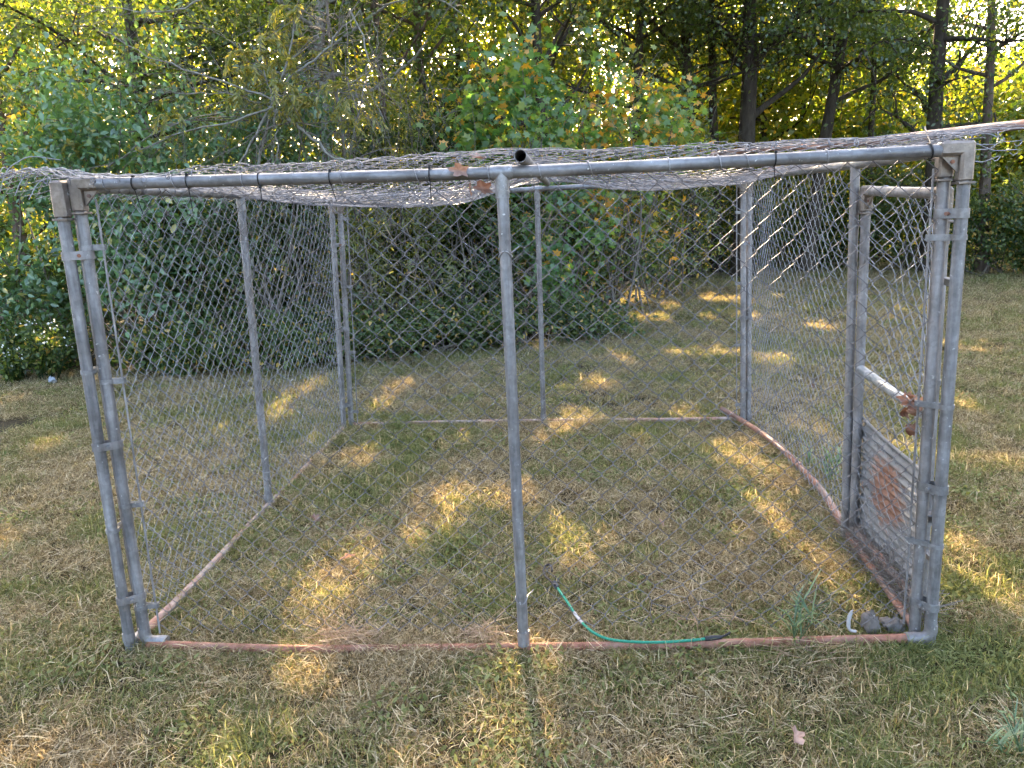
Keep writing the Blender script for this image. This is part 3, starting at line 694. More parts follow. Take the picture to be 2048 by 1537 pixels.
def tree(name, label, loc, height, r0, crown, nleaf, leaf, bark, seed, size=.085, shape='rhomb', lean=(0, 0), first=.25, spread=.45, nlimb=26, group=None, cl=.34, hue=(.4, .25), cat='tree', sides=7, trunk_pts=None, low=None, cull=True, thin=None):
    rng = np.random.default_rng(seed)
    loc = np.array([loc[0], loc[1], 0.0])
    root = thing(name, label, cat, loc, group)
    n_ = 12; t = np.linspace(0, 1, n_)
    if trunk_pts is not None: TP = curve(np.array(trunk_pts)-loc, n_)
    else:
        TP = np.stack([lean[0]*t*height+.10*np.cumsum(rng.normal(size=n_))*.35*np.sqrt(t), lean[1]*t*height+.10*np.cumsum(rng.normal(size=n_))*.35*np.sqrt(t), t*height*.97-.05], -1)
        TP[0, :2] = 0
    tb = MB(); rad = r0*(1-.85*t)+.012; rad[0] *= 1.35
    tb.tube(TP, rad, sides+2)
    cents = []; cw = []
    for k in range(nlimb):
        f = first+(1-first)*((k+.5)/nlimb); f = min(f+rng.uniform(-.03, .03), .985)
        p0 = np.array([np.interp(f, t, TP[:, i]) for i in range(3)])
        az = k*2.4+rng.uniform(-.5, .5); L = spread*height*(1-.65*abs(f-.55)/.55)*rng.uniform(.6, 1.1)
        d = np.array([math.cos(az), math.sin(az), rng.uniform(.05, .75)])
        P = wander(rng, p0, d, L, 7, .16, .05, .14); rl = np.interp(f, t, rad)*.5
        tb.tube(P, np.linspace(rl, .006, 7), 5)
        for q in range(5):
            i = rng.integers(2, 7); d2 = unit(P[min(i, 6)]-P[i-1]+rng.normal(size=3)*.15)*.6+rng.normal(size=3)*.6
            P2 = wander(rng, P[min(i, 6)], d2, L*rng.uniform(.25, .5), 5, .2, .0, .1)
            tb.tube(P2, np.linspace(max(rl*.35, .006), .003, 5), 4, False)
            cents += [P2[2], P2[3], P2[4]]; cw += [.7, 1, 1]
        cents += [P[4], P[5], P[6]]; cw += [.6, .8, 1]
    if low: # leafy lower sprouts
        for k in range(low):
            cents.append(np.array([rng.normal()*.6, rng.normal()*.5, rng.uniform(.2, height*first+.6)])); cw.append(.5)
    tb.build('trunk', bark, root)
    cents = np.array(cents); cw = np.array(cw); cw = cw*rng.uniform(.3, 1.6, len(cw)); cw /= cw.sum()
    idx = rng.choice(len(cents), nleaf, p=cw); C = cents[idx]+rng.normal(size=(nleaf, 3))*np.array([cl, cl, cl*.6])
    C = C[C[:, 2] > .1]
    if thin: C = C[(C[:, 2] > thin[0]) | (rng.uniform(size=len(C)) < thin[1])]
    hu = np.clip(rng.normal(hue[0], hue[1], len(C))+.35*(vnoise(C[:, 0]+loc[0], C[:, 2]+C[:, 1], .8, seed)-.5), 0, 1)
    b = MB(); add_leaves(b, C, size, rng, shape, hue=hu, base=loc, cull=cull)
    b.build('crown', leaf, root)
    return root
def bush(name, label, loc, rad, nleaf, leaf, bark, seed, size=.06, shape='oval', nstem=14, group=None, cl=.13, nclus=120, hue=(.45, .25), cat='shrub', base_z=.05, cull=True, twigs=20):
    rng = np.random.default_rng(seed); loc = np.array([loc[0], loc[1], 0.0]); root = thing(name, label, cat, loc, group)
    rad = np.array(rad, float)
    D = unit(rng.normal(size=(nclus, 3))); R_ = rng.uniform(.25, 1, nclus)**.5
    cents = D*R_[:, None]*rad*(1+.25*rng.normal(size=(nclus, 1))*.6); cents[:, 2] = cents[:, 2]+rad[2]+base_z
    cents = cents[cents[:, 2] > .12]
    tb = MB()
    for k in range(nstem):
        c = cents[rng.integers(len(cents))]; a = np.array([rng.normal()*.25*rad[0], rng.normal()*.25*rad[1], 0])
        mid = (a+c)/2+rng.normal(size=3)*.12*rad.mean(); tb.tube(curve([a, mid, c], 8), np.linspace(.016, .004, 8)*rng.uniform(.6, 1.5), 5, False)
    for k in range(twigs):
        c = cents[rng.integers(len(cents))]; d = unit(c-np.array([0, 0, rad[2]*.6]))+rng.normal(size=3)*.5
        tb.tube(wander(rng, c, d, rng.uniform(.3, 1.1), 7, .16, .0, .1), np.linspace(.0055, .002, 7), 4, False)
    tb.build('stems', bark, root)
    w = rng.uniform(.12, 1.0, len(cents))**1.8; w /= w.sum(); idx = rng.choice(len(cents), nleaf, p=w)
    C = cents[idx]+rng.normal(size=(nleaf, 3))*cl; C = C[C[:, 2] > .02]
    hu = np.clip(rng.normal(hue[0], hue[1], len(C)), 0, 1); yl = rng.uniform(size=len(C)) < .03; hu[yl] = 1
    b = MB(); add_leaves(b, C, size, rng, shape, droop=.3, face=unit(C-np.array([0, 0, rad[2]*.5]))*1.1, hue=hu, base=loc, cull=cull)
    b.build('foliage', leaf, root)
    return root

# ---- trees behind the lawn on the right: dark trunks
RG = 'dark trunked trees along the far edge of the lawn'
def at(u, y): q = ypt(u, 560, y); return (q[0], y)
tree('woodland_tree', 'slender dark tree left of the thick dark trunk, behind the kennel back right', at(1388, 14.2), 10.5, .135, 0, 24000, LEAF_DARK, BARK_D, 11, lean=(-.05, 0), first=.32, spread=.34, group=RG, thin=(4.4, .36))
tree('woodland_tree', 'thick very dark trunk standing above the kennel right of centre', at(1485, 14.0), 11.5, .20, 0, 28000, LEAF_DARK, BARK_D, 12, lean=(-.01, 0), first=.30, spread=.36, group=RG, nlimb=30, thin=(4.4, .36))
tree('woodland_tree', 'dark tree leaning right over the yellow gap in the woods', at(1610, 14.6), 10.5, .145, 0, 27000, LEAF_DARK, BARK_D, 13, lean=(.10, 0), first=.36, spread=.36, group=RG, thin=(4.4, .34))
tree('woodland_tree', 'thin dark trunk close left of the thick dark one', at(1432, 15.0), 10, .11, 0, 12000, LEAF_DARK, BARK_D, 17, lean=(-.02, 0), first=.42, spread=.3, group=RG, nlimb=18)
tree('woodland_tree', 'thin dark stem standing in the yellow gap right of the leaning tree', at(1735, 16.0), 9, .08, 0, 7000, LEAF_DARK, BARK_D, 18, lean=(-.03, 0), first=.45, spread=.3, group=RG, nlimb=14)
tree('woodland_tree', 'broad dark vine clad tree above the kennel gate', at(1856, 13.6), 11, .17, 0, 24000, LEAF_DARK, BARK_D, 14, lean=(.0, 0), first=.12, spread=.21, group=RG, nlimb=32, thin=(4.0, .6))
tree('woodland_tree', 'pale slender trunk by the bright sky at top right', at(1962, 13.2), 10, .10, 0, 2600, LEAF_SUN, BARK_B, 15, lean=(-.03, 0), first=.35, spread=.34, group=RG, nlimb=18)
tree('woodland_tree', 'thin dark tree nearest the yellow leaved bush at centre', at(1262, 13.6), 9.5, .12, 0, 26000, LEAF_DARK, BARK_D, 16, lean=(.02, 0), first=.25, spread=.36, group=RG, thin=(4.4, .34))
# ---- centre trees
tree('pole_tree', 'straight pale brown pole like trunk at upper centre left', at(783, 10.4), 9.5, .065, 0, 24000, LEAF_DARK, BARK_B, 21, lean=(.01, 0), first=.42, spread=.36, hue=(.25, .25))
tree('pole_tree', 'reddish brown trunk forking at the top edge, left of centre', at(872, 11.2), 10, .085, 0, 26000, LEAF_DARK, BARK_B, 22, lean=(.012, 0), first=.40, spread=.38, hue=(.25, .25))
tree('woodland_tree', 'leaning grey tree behind the bare branch tangle', at(660, 9.2), 8.5, .10, 0, 24000, LEAF_DARK, BARK_G, 23, lean=(.06, 0), first=.35, spread=.40, hue=(.25, .25))
tree('woodland_tree', 'dark stemmed tree behind the pale maple leaves at centre', at(1105, 10.8), 9.5, .11, 0, 28000, LEAF_DARK, BARK_D, 24, lean=(-.03, 0), first=.30, spread=.38, hue=(.6, .3))
tree('woodland_tree', 'bushy tree rising behind the blue green shrub at left', at(330, 9.5), 8.5, .12, 0, 24000, LEAF_DARK, BARK_D, 25, first=.25, spread=.40, hue=(.25, .25))
tree('woodland_tree', 'yellow sunlit tree at the top left corner', at(60, 11.5), 9, .12, 0, 15000, LEAF_SUN, BARK_B, 26, first=.2, spread=.40, hue=(.6, .3))
# ---- far sunlit trees
FG = 'sunlit yellow green trees deep in the woods'
FARLAB = ['behind the pale maple saplings', 'in the yellow gap between two dark trunks', 'left of the vine clad trunk', 'beyond the top left corner', 'beyond the blue green shrub', 'beyond the bare branch knot', 'beyond the pole like trunk', 'beyond the forked brown trunk', 'right of the thin dark centre tree', 'between the slender and the thick dark trunks', 'close right of the thick dark trunk', 'at the right picture edge under the bright sky', 'beyond the pale slender trunk', 'farthest, in the middle of the woods', 'farthest, on the right of the woods', 'farthest, beyond the left shrubs', 'farthest, beyond the bare branches', 'farthest, beyond the two brown trunks', 'farthest, beyond the thick dark trunk', 'farthest, at the left edge', 'behind the sky glow at upper centre', 'right of the sky glow at upper centre']
for k, (u, y, hh) in enumerate(((1180, 20, 8.5), (1590, 21, 7.5), (1750, 19, 6.6), (60, 16, 8), (300, 17.5, 8), (540, 16, 7.5), (730, 17, 8), (930, 16.5, 8), (1320, 19, 7.8), (1440, 22, 7), (1520, 18.5, 7.5), (2050, 18, 4.2), (1930, 21, 4.8), (1080, 27, 6.5), (1680, 27, 6), (200, 23, 9.5), (500, 24, 9.5), (820, 24, 9.5), (1400, 28, 6.5), (-40, 22, 9), (975, 20, 8.2), (1060, 17.5, 7.8))):
    tree('sunlit_tree', 'sunlit yellow green tree '+FARLAB[k], at(u, y), hh, .12, 0, 14000, LEAF_SUN, BARK_D, 31+k, size=.17, first=.05, spread=.48, nlimb=28, cl=.5, hue=(.36, .3), group=FG, low=40)
# ---- left shrubs and undergrowth
bush('vine_covered_shrub', 'tall blue green leafy shrub at upper left behind the kennel', (-4.75, 6.35), (1.35, 1.0, 1.55), 12000, LEAF_SHRUB, TWIG, 41, size=.088, nclus=190, cl=.14, base_z=.45, hue=(.55, .25))
bush('vine_covered_shrub', 'lower leafy shrub at the left edge beside the tall one', (-6.5, 6.6), (1.2, .9, 1.25), 9000, LEAF_SHRUB, TWIG, 42, size=.085, nclus=140, cl=.14, base_z=.3, hue=(.5, .25))
bush('leafy_shrub', 'dark leafy shrub behind the left side panel', (-3.3, 6.25), (1.1, .75, 1.05), 4300, LEAF_UNDER, TWIG, 43, size=.072, cl=.085, twigs=80, nstem=24, nclus=85, base_z=.1, hue=(.35, .28))
bush('leafy_shrub', 'tangled yellowish shrub behind the back left corner', (-2.1, 6.75), (1.0, .75, 1.15), 4600, LEAF_OLIVE, TWIG, 44, size=.085, shape='lance', cl=.12, twigs=70, nstem=24, nclus=110, base_z=.1, hue=(.25, .2))
bush('leafy_shrub', 'thicket shrub behind the left half of the back panel', (-1.0, 7.35), (1.0, .75, 1.1), 3900, LEAF_UNDER, TWIG, 45, size=.072, cl=.085, twigs=80, nstem=24, nclus=85, base_z=.1, hue=(.4, .28))
bush('leafy_shrub', 'pale leaved thicket shrub behind the front middle post', (.05, 7.7), (.85, .7, 1.0), 2600, LEAF_MAPLE, TWIG, 46, size=.09, shape='lobed', cl=.13, twigs=60, nstem=24, nclus=90, base_z=.1, hue=(.3, .25))
bush('maple_sapling', 'pale green and yellow maple sapling at upper centre', (-.35, 8.0), (1.15, .8, 1.25), 4200, LEAF_MAPLE, TWIG, 47, size=.11, shape='lobed', nclus=130, cl=.2, base_z=1.15, hue=(.45, .28), cat='sapling')
bush('maple_sapling', 'orange tinged maple sapling right of upper centre', (1.05, 8.9), (.95, .8, 1.2), 3800, LEAF_MAPLE, TWIG, 48, size=.105, shape='lobed', nclus=120, cl=.2, base_z=1.2, hue=(.72, .25), cat='sapling')
bush('leafy_shrub', 'rounded dark bush at the lawn edge right of the back middle post', (.75, 9.4), (.8, .9, .75), 6000, LEAF_UNDER, TWIG, 49, nclus=100, base_z=.0, hue=(.55, .25))
bush('leafy_shrub', 'dark shrub filling the gap behind the pale maple sapling', (-.2, 9.4), (1.3, .8, 1.4), 8000, LEAF_DARK, TWIG, 50, size=.08, nclus=140, base_z=.1, hue=(.1, .15))  # thicket shade put into the leaf colour: dark end of the ramp
bush('leafy_shrub', 'dark shrub deep behind the bare branches', (-2.5, 8.4), (1.3, .7, 1.5), 9000, LEAF_DARK, TWIG, 51, size=.08, nclus=150, base_z=.2, hue=(.08, .12))  # leaves coloured dark to stand for shaded hollows
bush('leafy_shrub', 'dark shrub at the far left behind the white flowers', (-5.4, 7.2), (1.5, .7, 1.2), 9000, LEAF_DARK, TWIG, 52, size=.08, nclus=150, base_z=.0, hue=(.1, .12))  # dark leaf colour paints the shade behind the front shrubs
MG = 'tall loose shrubs in the thicket'
bush('tall_shrub', 'tall loose green shrub right of the blue green one at upper left', (-3.35, 7.4), (.95, .8, 1.35), 5200, LEAF_SHRUB, TWIG, 53, size=.08, cl=.15, nclus=120, base_z=.75, twigs=70, hue=(.4, .25), group=MG)
bush('tall_shrub', 'tall twiggy olive shrub under the drooping leaves', (-2.0, 7.8), (1.0, .8, 1.4), 4200, LEAF_OLIVE, TWIG, 54, size=.085, shape='lance', cl=.16, nclus=120, base_z=.7, twigs=90, hue=(.3, .25), group=MG)
bush('leafy_shrub', 'shrub with leaves coloured dark as shade filling the thicket behind the left panel', (-3.9, 7.7), (1.3, .6, 1.2), 8000, LEAF_DARK, TWIG, 57, size=.08, nclus=140, base_z=.0, hue=(.06, .1), group=MG)  # darkest leaf colour, a painted stand-in for shade deep in the thicket
bush('leafy_shrub', 'shrub with leaves coloured dark as shade filling the thicket behind the back panel', (-1.0, 8.6), (1.4, .5, 1.1), 8000, LEAF_DARK, TWIG, 58, size=.08, nclus=140, base_z=.0, hue=(.06, .1), group=MG)  # same painted shade: leaf colour kept near the ramp's dark end
bush('tall_shrub', 'tall shaded shrub between the two brown trunks', (-1.35, 8.9), (1.0, .8, 1.5), 6000, LEAF_UNDER, TWIG, 55, size=.085, cl=.16, nclus=130, base_z=.5, twigs=60, hue=(.45, .28), group=MG)
bush('tall_shrub', 'tall shaded shrub right of the orange tinged sapling', (1.75, 11.0), (1.1, .8, 1.4), 6000, LEAF_DARK, TWIG, 56, size=.085, cl=.17, nclus=120, base_z=.4, twigs=50, hue=(.55, .28), group=MG)
UG = 'low undergrowth plants along the foot of the left thicket'
for k, (x_, y_, s, lab) in enumerate(((-6.0, 5.9, .55, 'low broad leaved weeds at the far left edge of the lawn'), (-4.2, 5.65, .5, 'low broad leaved weeds seen beside the front left posts'), (-3.2, 5.6, .5, 'low weeds seen through the front part of the left panel'), (-2.3, 6.0, .5, 'low weeds at the foot of the thicket by the back left corner'), (-1.35, 6.45, .5, 'low weeds seen through the back panel left of the middle'), (-.45, 6.75, .45, 'low weeds seen just left of the front middle post'), (.35, 7.15, .4, 'low weeds seen between the two middle posts'))):
    bush('undergrowth_weeds', lab, (x_, y_), (.75, .38, s*.55), 2600, LEAF_UNDER, TWIG, 60+k, size=.065, nclus=70, cl=.1, base_z=-.05, nstem=10, twigs=6, group=UG, cat='weeds', hue=(.5, .25))
HG = 'dark hedge shrubs along the far edge of the lawn'
for k, (u, y, rx, rz, lab) in enumerate(((1140, 12.4, 1.1, .9, 'dark hedge shrub just right of the back middle post'), (1300, 14.2, 1.3, .9, 'dark hedge shrub at the far lawn edge, centre right'), (1440, 15.0, 1.2, 1.1, 'dark hedge shrub behind the back right corner posts'), (1580, 15.2, 1.3, 1.0, 'dark hedge shrub seen through the right side panel'), (1700, 15.2, 1.2, 1.1, 'dark hedge shrub seen beside the gate post'), (1830, 14.2, 1.2, 1.2, 'dark hedge shrub seen through the gate'), (1990, 13.0, 1.1, .85, 'dark hedge shrub at the right picture edge'), (2120, 12.6, 1.1, 1.0, 'olive hedge shrub cut by the right picture edge'))):
    bush('hedge_shrub', lab, at(u, y), (rx, .7, rz), 7000, LEAF_DARK if k % 2 else LEAF_UNDER, TWIG, 80+k, size=.075, nclus=120, cl=.16, base_z=-.05, group=HG, hue=(.5, .28), twigs=10)
# white flowers at the left
rng = np.random.default_rng(91)
for k, (u0, u1, v0, v1, n_, lab) in enumerate(((40, 140, 640, 700, 26, 'white flowering weed beside the front left posts'), (0, 50, 690, 740, 16, 'white flowering weed at the left picture edge'))):
    c0 = ypt((u0+u1)/2, 745, 5.35); root = thing('white_flower_weed', lab, 'flowers', (c0[0], c0[1], 0), 'white flowers at the left edge')
    st = MB(); fl = MB(); C = []
    for i in range(n_):
        q = ypt(rng.uniform(u0, u1), rng.uniform(v0, v1), 5.35+rng.uniform(-.25, .2))-np.array([c0[0], c0[1], 0])
        st.tube(curve([(q[0]*.4, q[1]*.4, 0), (q[0]*.8, q[1]*.8, q[2]*.6), q], 6), np.linspace(.004, .0015, 6), 4, False)
        for s in range(rng.integers(1, 4)):
            c = q+rng.normal(size=3)*.018; t = np.linspace(0, 6.283, 9)[:-1]; r_ = rng.uniform(.008, .014)
            fl.add(np.vstack([c+arr(0, -.003, .003), c+np.stack([np.cos(t)*r_, -.3*np.sin(t)*r_, np.sin(t)*r_*.9], -1)]), [[[0, 1+a, 1+(a+1) % 8] for a in range(8)]], .5)
        C += [q*rng.uniform(.3, .95)+rng.normal(size=3)*.04 for s in range(34)]
    st.build('stems', LEAF_UNDER, root); fl.build('blossoms', PETAL, root)
    b = MB(); C = np.array(C); C = C[C[:, 2] > 0]; add_leaves(b, C, .06, rng, 'oval', base=None); b.build('leaves', LEAF_UNDER, root)

# ---- bare branch tangle at upper left
rng = np.random.default_rng(17)
def px_line(pts): return np.array([ypt(u, v, y) for u, v, y in pts])
root = thing('dead_branch_tangle', 'grey bare branches fanning out from a knot above the left panel', 'branches', tuple(ypt(505, 560, 6.2)*np.array([1, 1, 0])))
base = np.array(root.location)
LINES = [([(500, 720, 6.3), (505, 560, 6.25), (515, 330, 6.2), (545, 215, 6.1), (575, 120, 6.15), (590, 20, 6.2)], .030),
         ([(545, 215, 6.1), (600, 260, 6.0), (650, 300, 5.9), (720, 345, 5.8)], .024), ([(545, 210, 6.1), (480, 330, 5.9), (430, 420, 5.8)], .016),
         ([(545, 200, 6.1), (450, 165, 6.1), (300, 115, 6.2), (200, 60, 6.4)], .013), ([(548, 215, 6.05), (470, 240, 6.0), (350, 270, 5.9), (215, 330, 5.8), (120, 345, 5.75)], .013),
         ([(560, 175, 6.1), (640, 110, 6.2), (720, 20, 6.3)], .016), ([(545, 215, 6.1), (555, 300, 6.0), (530, 380, 5.9)], .010),
         ([(540, 215, 6.1), (470, 190, 6.0), (310, 185, 5.95)], .007), ([(555, 190, 6.1), (620, 190, 6.0), (700, 170, 6.0), (760, 120, 6.1)], .007),
         ([(400, 0, 6.6), (330, 25, 6.6), (160, 10, 6.8)], .013), ([(215, 335, 5.9), (330, 255, 6.0), (420, 230, 6.1), (520, 215, 6.1)], .010),
         ([(545, 210, 6.1), (520, 130, 6.2), (430, 60, 6.3)], .008), ([(700, 20, 6.6), (735, 130, 6.5), (690, 330, 6.4)], .012)]
br = MB(); tw = MB(); TIPS = []
for pts, r_ in LINES:
    P = curve(px_line(pts), 16)-base; P[1:-1] += rng.normal(size=(14, 3))*.012
    br.tube(P, np.linspace(r_, r_*.3, 16), 7)
    for k in range(16):
        i = rng.integers(3, 16); d = unit(P[i]-P[max(i-2, 0)])+rng.normal(size=3)*.65
        Q = wander(rng, P[i], d, rng.uniform(.35, 1.1), 8, .13, .0, .12); tw.tube(Q, np.linspace(max(r_*.28, .003), .0014, 8), 4, False); TIPS.append(Q)
        for s in range(2):
            j = rng.integers(2, 7); Q2 = wander(rng, Q[j], unit(Q[j]-Q[j-1])+rng.normal(size=3)*.6, rng.uniform(.15, .45), 6, .15, 0, .1); tw.tube(Q2, np.linspace(.0022, .0011, 6), 3, False)
br.build('limbs', BARK_G, root); tw.build('twigs', TWIG, root)
# drooping olive leaf sprays (compound leaves hanging from an arching stem)
root = thing('drooping_leaf_tree', 'thin tree with drooping olive yellow compound leaves at upper left centre', 'tree', tuple(ypt(690, 560, 6.9)*np.array([1, 1, 0])))
base = np.array(root.location); tb = MB(); lf = MB()
SP = [(u, v, 6.0+rng.uniform(-.3, .8)) for u, v in zip(rng.uniform(440, 760, 46), rng.uniform(-20, 250, 46))]+[(720, 240, 5.8), (135, 290, 5.7), (640, 20, 5.9), (345, 235, 5.8), (160, 285, 5.75), (700, 205, 5.9)]
tb.tube(curve(np.array([base, ypt(690, 330, 6.9), ypt(660, 100, 6.8), ypt(650, -120, 6.7)])-base, 14), np.linspace(.035, .012, 14), 7)
for u, v, y in SP:
    c = ypt(u, v, y)-base; az = rng.uniform(0, 6.28)
    if True:
        s0 = curve(np.array([ypt(690-(690-u)*.2, v-40, 6.8)-base, (ypt((690+u)/2, v-50, (y+6.8)/2)-base), c]), 8); tb.tube(s0, np.linspace(.007, .002, 8), 4, False)
    for s in range(rng.integers(2, 5)):
        a2 = az+rng.uniform(-1.4, 1.4); d = np.array([math.cos(a2), math.sin(a2), .45]); Q = wander(rng, c, d, rng.uniform(.28, .45), 10, .05, -.12, .45)
        tb.tube(Q, .0016, 3, False); tt = np.diff(Q, axis=0, append=Q[-1:]+Q[-1:]-Q[-2:-1])
        for sg in (-1, 1):
            al = unit(tt)+sg*unit(np.cross(tt, arr(0, 0, 1)))*.9+arr(0, 0, -.35); al = np.repeat(al, 2, 0)
            add_leaves(lf, np.repeat(Q, 2, 0)+rng.normal(size=(20, 3))*.006, .07, rng, 'lance', droop=.1, base=base, along=al*2.0, hue=rng.uniform(.2, 1, 20))
tb.build('stems', TWIG, root); lf.build('leaves', LEAF_OLIVE, root)
# fallen log on the far lawn edge
a, c = gpt(1180, 572), gpt(1250, 573); mid = (a+c)/2
lg = MB(); P = wander(rng, (a-mid)+arr(0, 0, .05), c-a, np.linalg.norm(c-a), 7, .04); lg.tube(P, np.linspace(.05, .035, 7), 8)
tag(lg.build('fallen_log', BARK_G, None, False, mid), 'pale fallen log lying at the far edge of the lawn', 'log')

# ------------------------------------------------------------------ grass (instanced tufts: nobody could count the blades)
grm, n, o = newmat('grass_blades')
at_b = nd(n, 'ShaderNodeAttribute', attribute_name='rnd'); at_t = nd(n, 'ShaderNodeAttribute', attribute_name='tint', attribute_type='INSTANCER')
at_h = nd(n, 'ShaderNodeAttribute', attribute_name='pick')
dry = ramp(n, [(0, (.06, .045, .028)), (.4, (.22, .175, .105)), (.75, (.43, .365, .245)), (1, (.70, .63, .47))], at_b.outputs['Fac'])
grn = ramp(n, [(0, (.06, .08, .03)), (.5, (.15, .175, .07)), (1, (.27, .29, .14))], at_b.outputs['Fac'])
sub = nd(n, 'ShaderNodeMath', operation='SUBTRACT'); n.links.new(at_t.outputs['Fac'], sub.inputs[0]); n.links.new(at_h.outputs['Fac'], sub.inputs[1])
mr = nd(n, 'ShaderNodeMapRange'); mr.inputs[1].default_value = -.08; mr.inputs[2].default_value = .08; n.links.new(sub.outputs[0], mr.inputs[0])
gcol = mixc(n, mr.outputs[0], dry.outputs[0], grn.outputs[0])
df = nd(n, 'ShaderNodeBsdfDiffuse'); tr = nd(n, 'ShaderNodeBsdfTranslucent'); n.links.new(gcol, df.inputs[0])
n.links.new(mixc(n, 1.0, gcol, (1.6, 1.35, .8), 'MULTIPLY'), tr.inputs[0])
mx = nd(n, 'ShaderNodeMixShader'); mx.inputs[0].default_value = .48; n.links.new(df.outputs[0], mx.inputs[1]); n.links.new(tr.outputs[0], mx.inputs[2]); n.links.new(mx.outputs[0], o.inputs[0])
def blades(rng, nb, spread, Lr, wid, lie):
    # lie 0 = upright tuft .. 1 = flat clippings
    a = rng.uniform(0, 6.283, nb); r = spread*np.sqrt(rng.uniform(0, 1, nb)); b0 = np.stack([r*np.cos(a), r*np.sin(a), np.zeros(nb)], -1)
    L = rng.uniform(*Lr, nb); az = rng.uniform(0, 6.283, nb); el = np.clip(rng.normal(1.05*(1-lie)+.06, .28, nb), .02, 1.5)
    d0 = np.stack([np.cos(az)*np.cos(el), np.sin(az)*np.cos(el), np.sin(el)], -1); bend = rng.uniform(.2, .9, nb)*(1-lie*.8)
    d1 = d0.copy(); d1[:, 2] -= bend; d1 = unit(d1); d1[:, 0:2] += rng.normal(size=(nb, 2))*.25; d1 = unit(d1)
    b0[:, 2] += lie*rng.uniform(.004, .045, nb)
    p1 = b0+d0*(L*.55)[:, None]; p2 = p1+d1*(L*.45)[:, None]; p2[:, 2] = np.maximum(p2[:, 2], .002)
    s = unit(np.cross(d0, np.stack([rng.normal(size=nb)*.4, rng.normal(size=nb)*.4, np.ones(nb)], -1)))*(wid*rng.uniform(.6, 1.4, nb))[:, None]
    V = np.stack([b0-s*.8, b0+s*.8, p1-s, p1+s, p2], 1).reshape(-1, 3); k = np.arange(nb)[:, None]*5
    b = MB(); b.add(V, [k+np.array([[0, 1, 3, 2]]), k+np.array([[2, 3, 4]])], np.repeat(rng.uniform(0, 1, nb), 5))
    me = b.mesh('grass_tuft'); pk = me.attributes.new('pick', 'FLOAT', 'POINT'); pk.data.foreach_set('value', np.repeat(rng.uniform(.02, .98, nb), 5).astype(np.float32))
    me.materials.append(grm); return me
tufts = bpy.data.collections.new('grass_tufts'); rng = np.random.default_rng(5)
spec = [(80, .075, (.02, .05), .0011, .3)]*5+[(62, .085, (.025, .08), .0010, .85)]*4+[(40, .06, (.03, .075), .0015, .1)]*2+[(14, .09, (.06, .14), .0010, .8)]
for i, sp in enumerate(spec):
    ob = bpy.data.objects.new('tuft_%02d' % i, blades(rng, *sp)); tufts.objects.link(ob)
cl_ = MB(); C_ = np.stack([rng.normal(size=60)*.045, rng.normal(size=60)*.045, rng.uniform(.008, .04, 60)], -1)
add_leaves(cl_, C_, .022, rng, 'oval', droop=0, face=np.tile(arr(0, 0, 2.5), (60, 1)), base=None)
me_ = cl_.mesh('grass_tuft'); pk = me_.attributes.new('pick', 'FLOAT', 'POINT'); pk.data.foreach_set('value', np.full(len(me_.vertices), -1, np.float32)); me_.materials.append(grm)
tufts.objects.link(bpy.data.objects.new('tuft_%02d' % len(spec), me_))
def scatter(x0, x1, y0, y1, dens, sc0):
    n_ = int((x1-x0)*(y1-y0)*dens); return np.stack([rng.uniform(x0, x1, n_), rng.uniform(y0, y1, n_), np.full(n_, sc0)], -1)
PT = np.vstack([scatter(-3.4, 3.6, -1.1, 1.2, 520, 1.0), scatter(-4.4, 4.6, 1.2, 3.6, 380, 1.08), scatter(-6.5, 6.6, 3.6, 7.0, 210, 1.2), scatter(-2.5, 9.5, 7.0, 11, 130, 1.4), scatter(0, 12, 11, 16.5, 75, 1.8)])
def along(a, c, n_, w, sc0):
    a = np.array(a); c = np.array(c); t = rng.uniform(0, 1, n_)[:, None]; p = a+(c-a)*t+rng.normal(size=(n_, 2))*w; return np.hstack([p, np.full((n_, 1), sc0)])
PT = np.vstack([PT, along((-1.5, -.062), (1.5, -.045), 260, .012, .95), along((-1.5, .0), (1.5, .02), 160, .015, .8), along((-1.59, 0), (-1.60, 3.0), 120, .008, .7), along((-1.53, 0), (-1.52, 3.0), 70, .008, .6), along((-1.4, 3.12), (1.5, 3.10), 200, .015, 1.0), along((1.52, .1), (1.6, 2.2), 160, .02, .9), along((1.63, .1), (1.70, 2.2), 160, .02, 1.0)])
q = PT[:, :2]; g = fbm(q[:, 0], q[:, 1], 1.1, 21, 3); g2 = fbm(q[:, 0], q[:, 1], 4.5, 33, 3)
green = np.clip((g-.46)*1.25+(g2-.5)*1.7+.22 + .06*np.exp(-((q[:, 1]+.6)/.5)**2) + .12*np.clip((q[:, 0]-1.6)/1.0, 0, 1)*(q[:, 1] < 1.2) - .16*np.exp(-((q[:, 0]+2.6)/1.0)**2-((q[:, 1]-1.5)/1.8)**2), .03, .95)
keep = np.ones(len(PT), bool)
keep &= ~((q[:, 0] > -9) & (q[:, 1] > 5.9+np.clip(q[:, 0]+2.3, 0, 3)*.5) & (q[:, 0] < .6))
PT = PT[keep]; green = green[keep]; q = PT[:, :2]; N = len(PT)
kind = np.where(rng.uniform(size=N) < .42, rng.integers(5, 9, N), rng.integers(0, 5, N))
kind = np.where(rng.uniform(size=N) < np.clip(green-.35, 0, .3), rng.integers(9, 11, N), kind); kind = np.where(rng.uniform(size=N) < .025, 11, kind); kind = np.where(rng.uniform(size=N) < .07*(vnoise(q[:, 0], q[:, 1], 1.9, 66) > .55), 12, kind)
me = bpy.data.meshes.new('lawn_grass'); me.vertices.add(N)
co = np.stack([q[:, 0], q[:, 1], ground_h(q[:, 0], q[:, 1])-.004], -1); me.vertices.foreach_set('co', co.ravel().astype(np.float32))
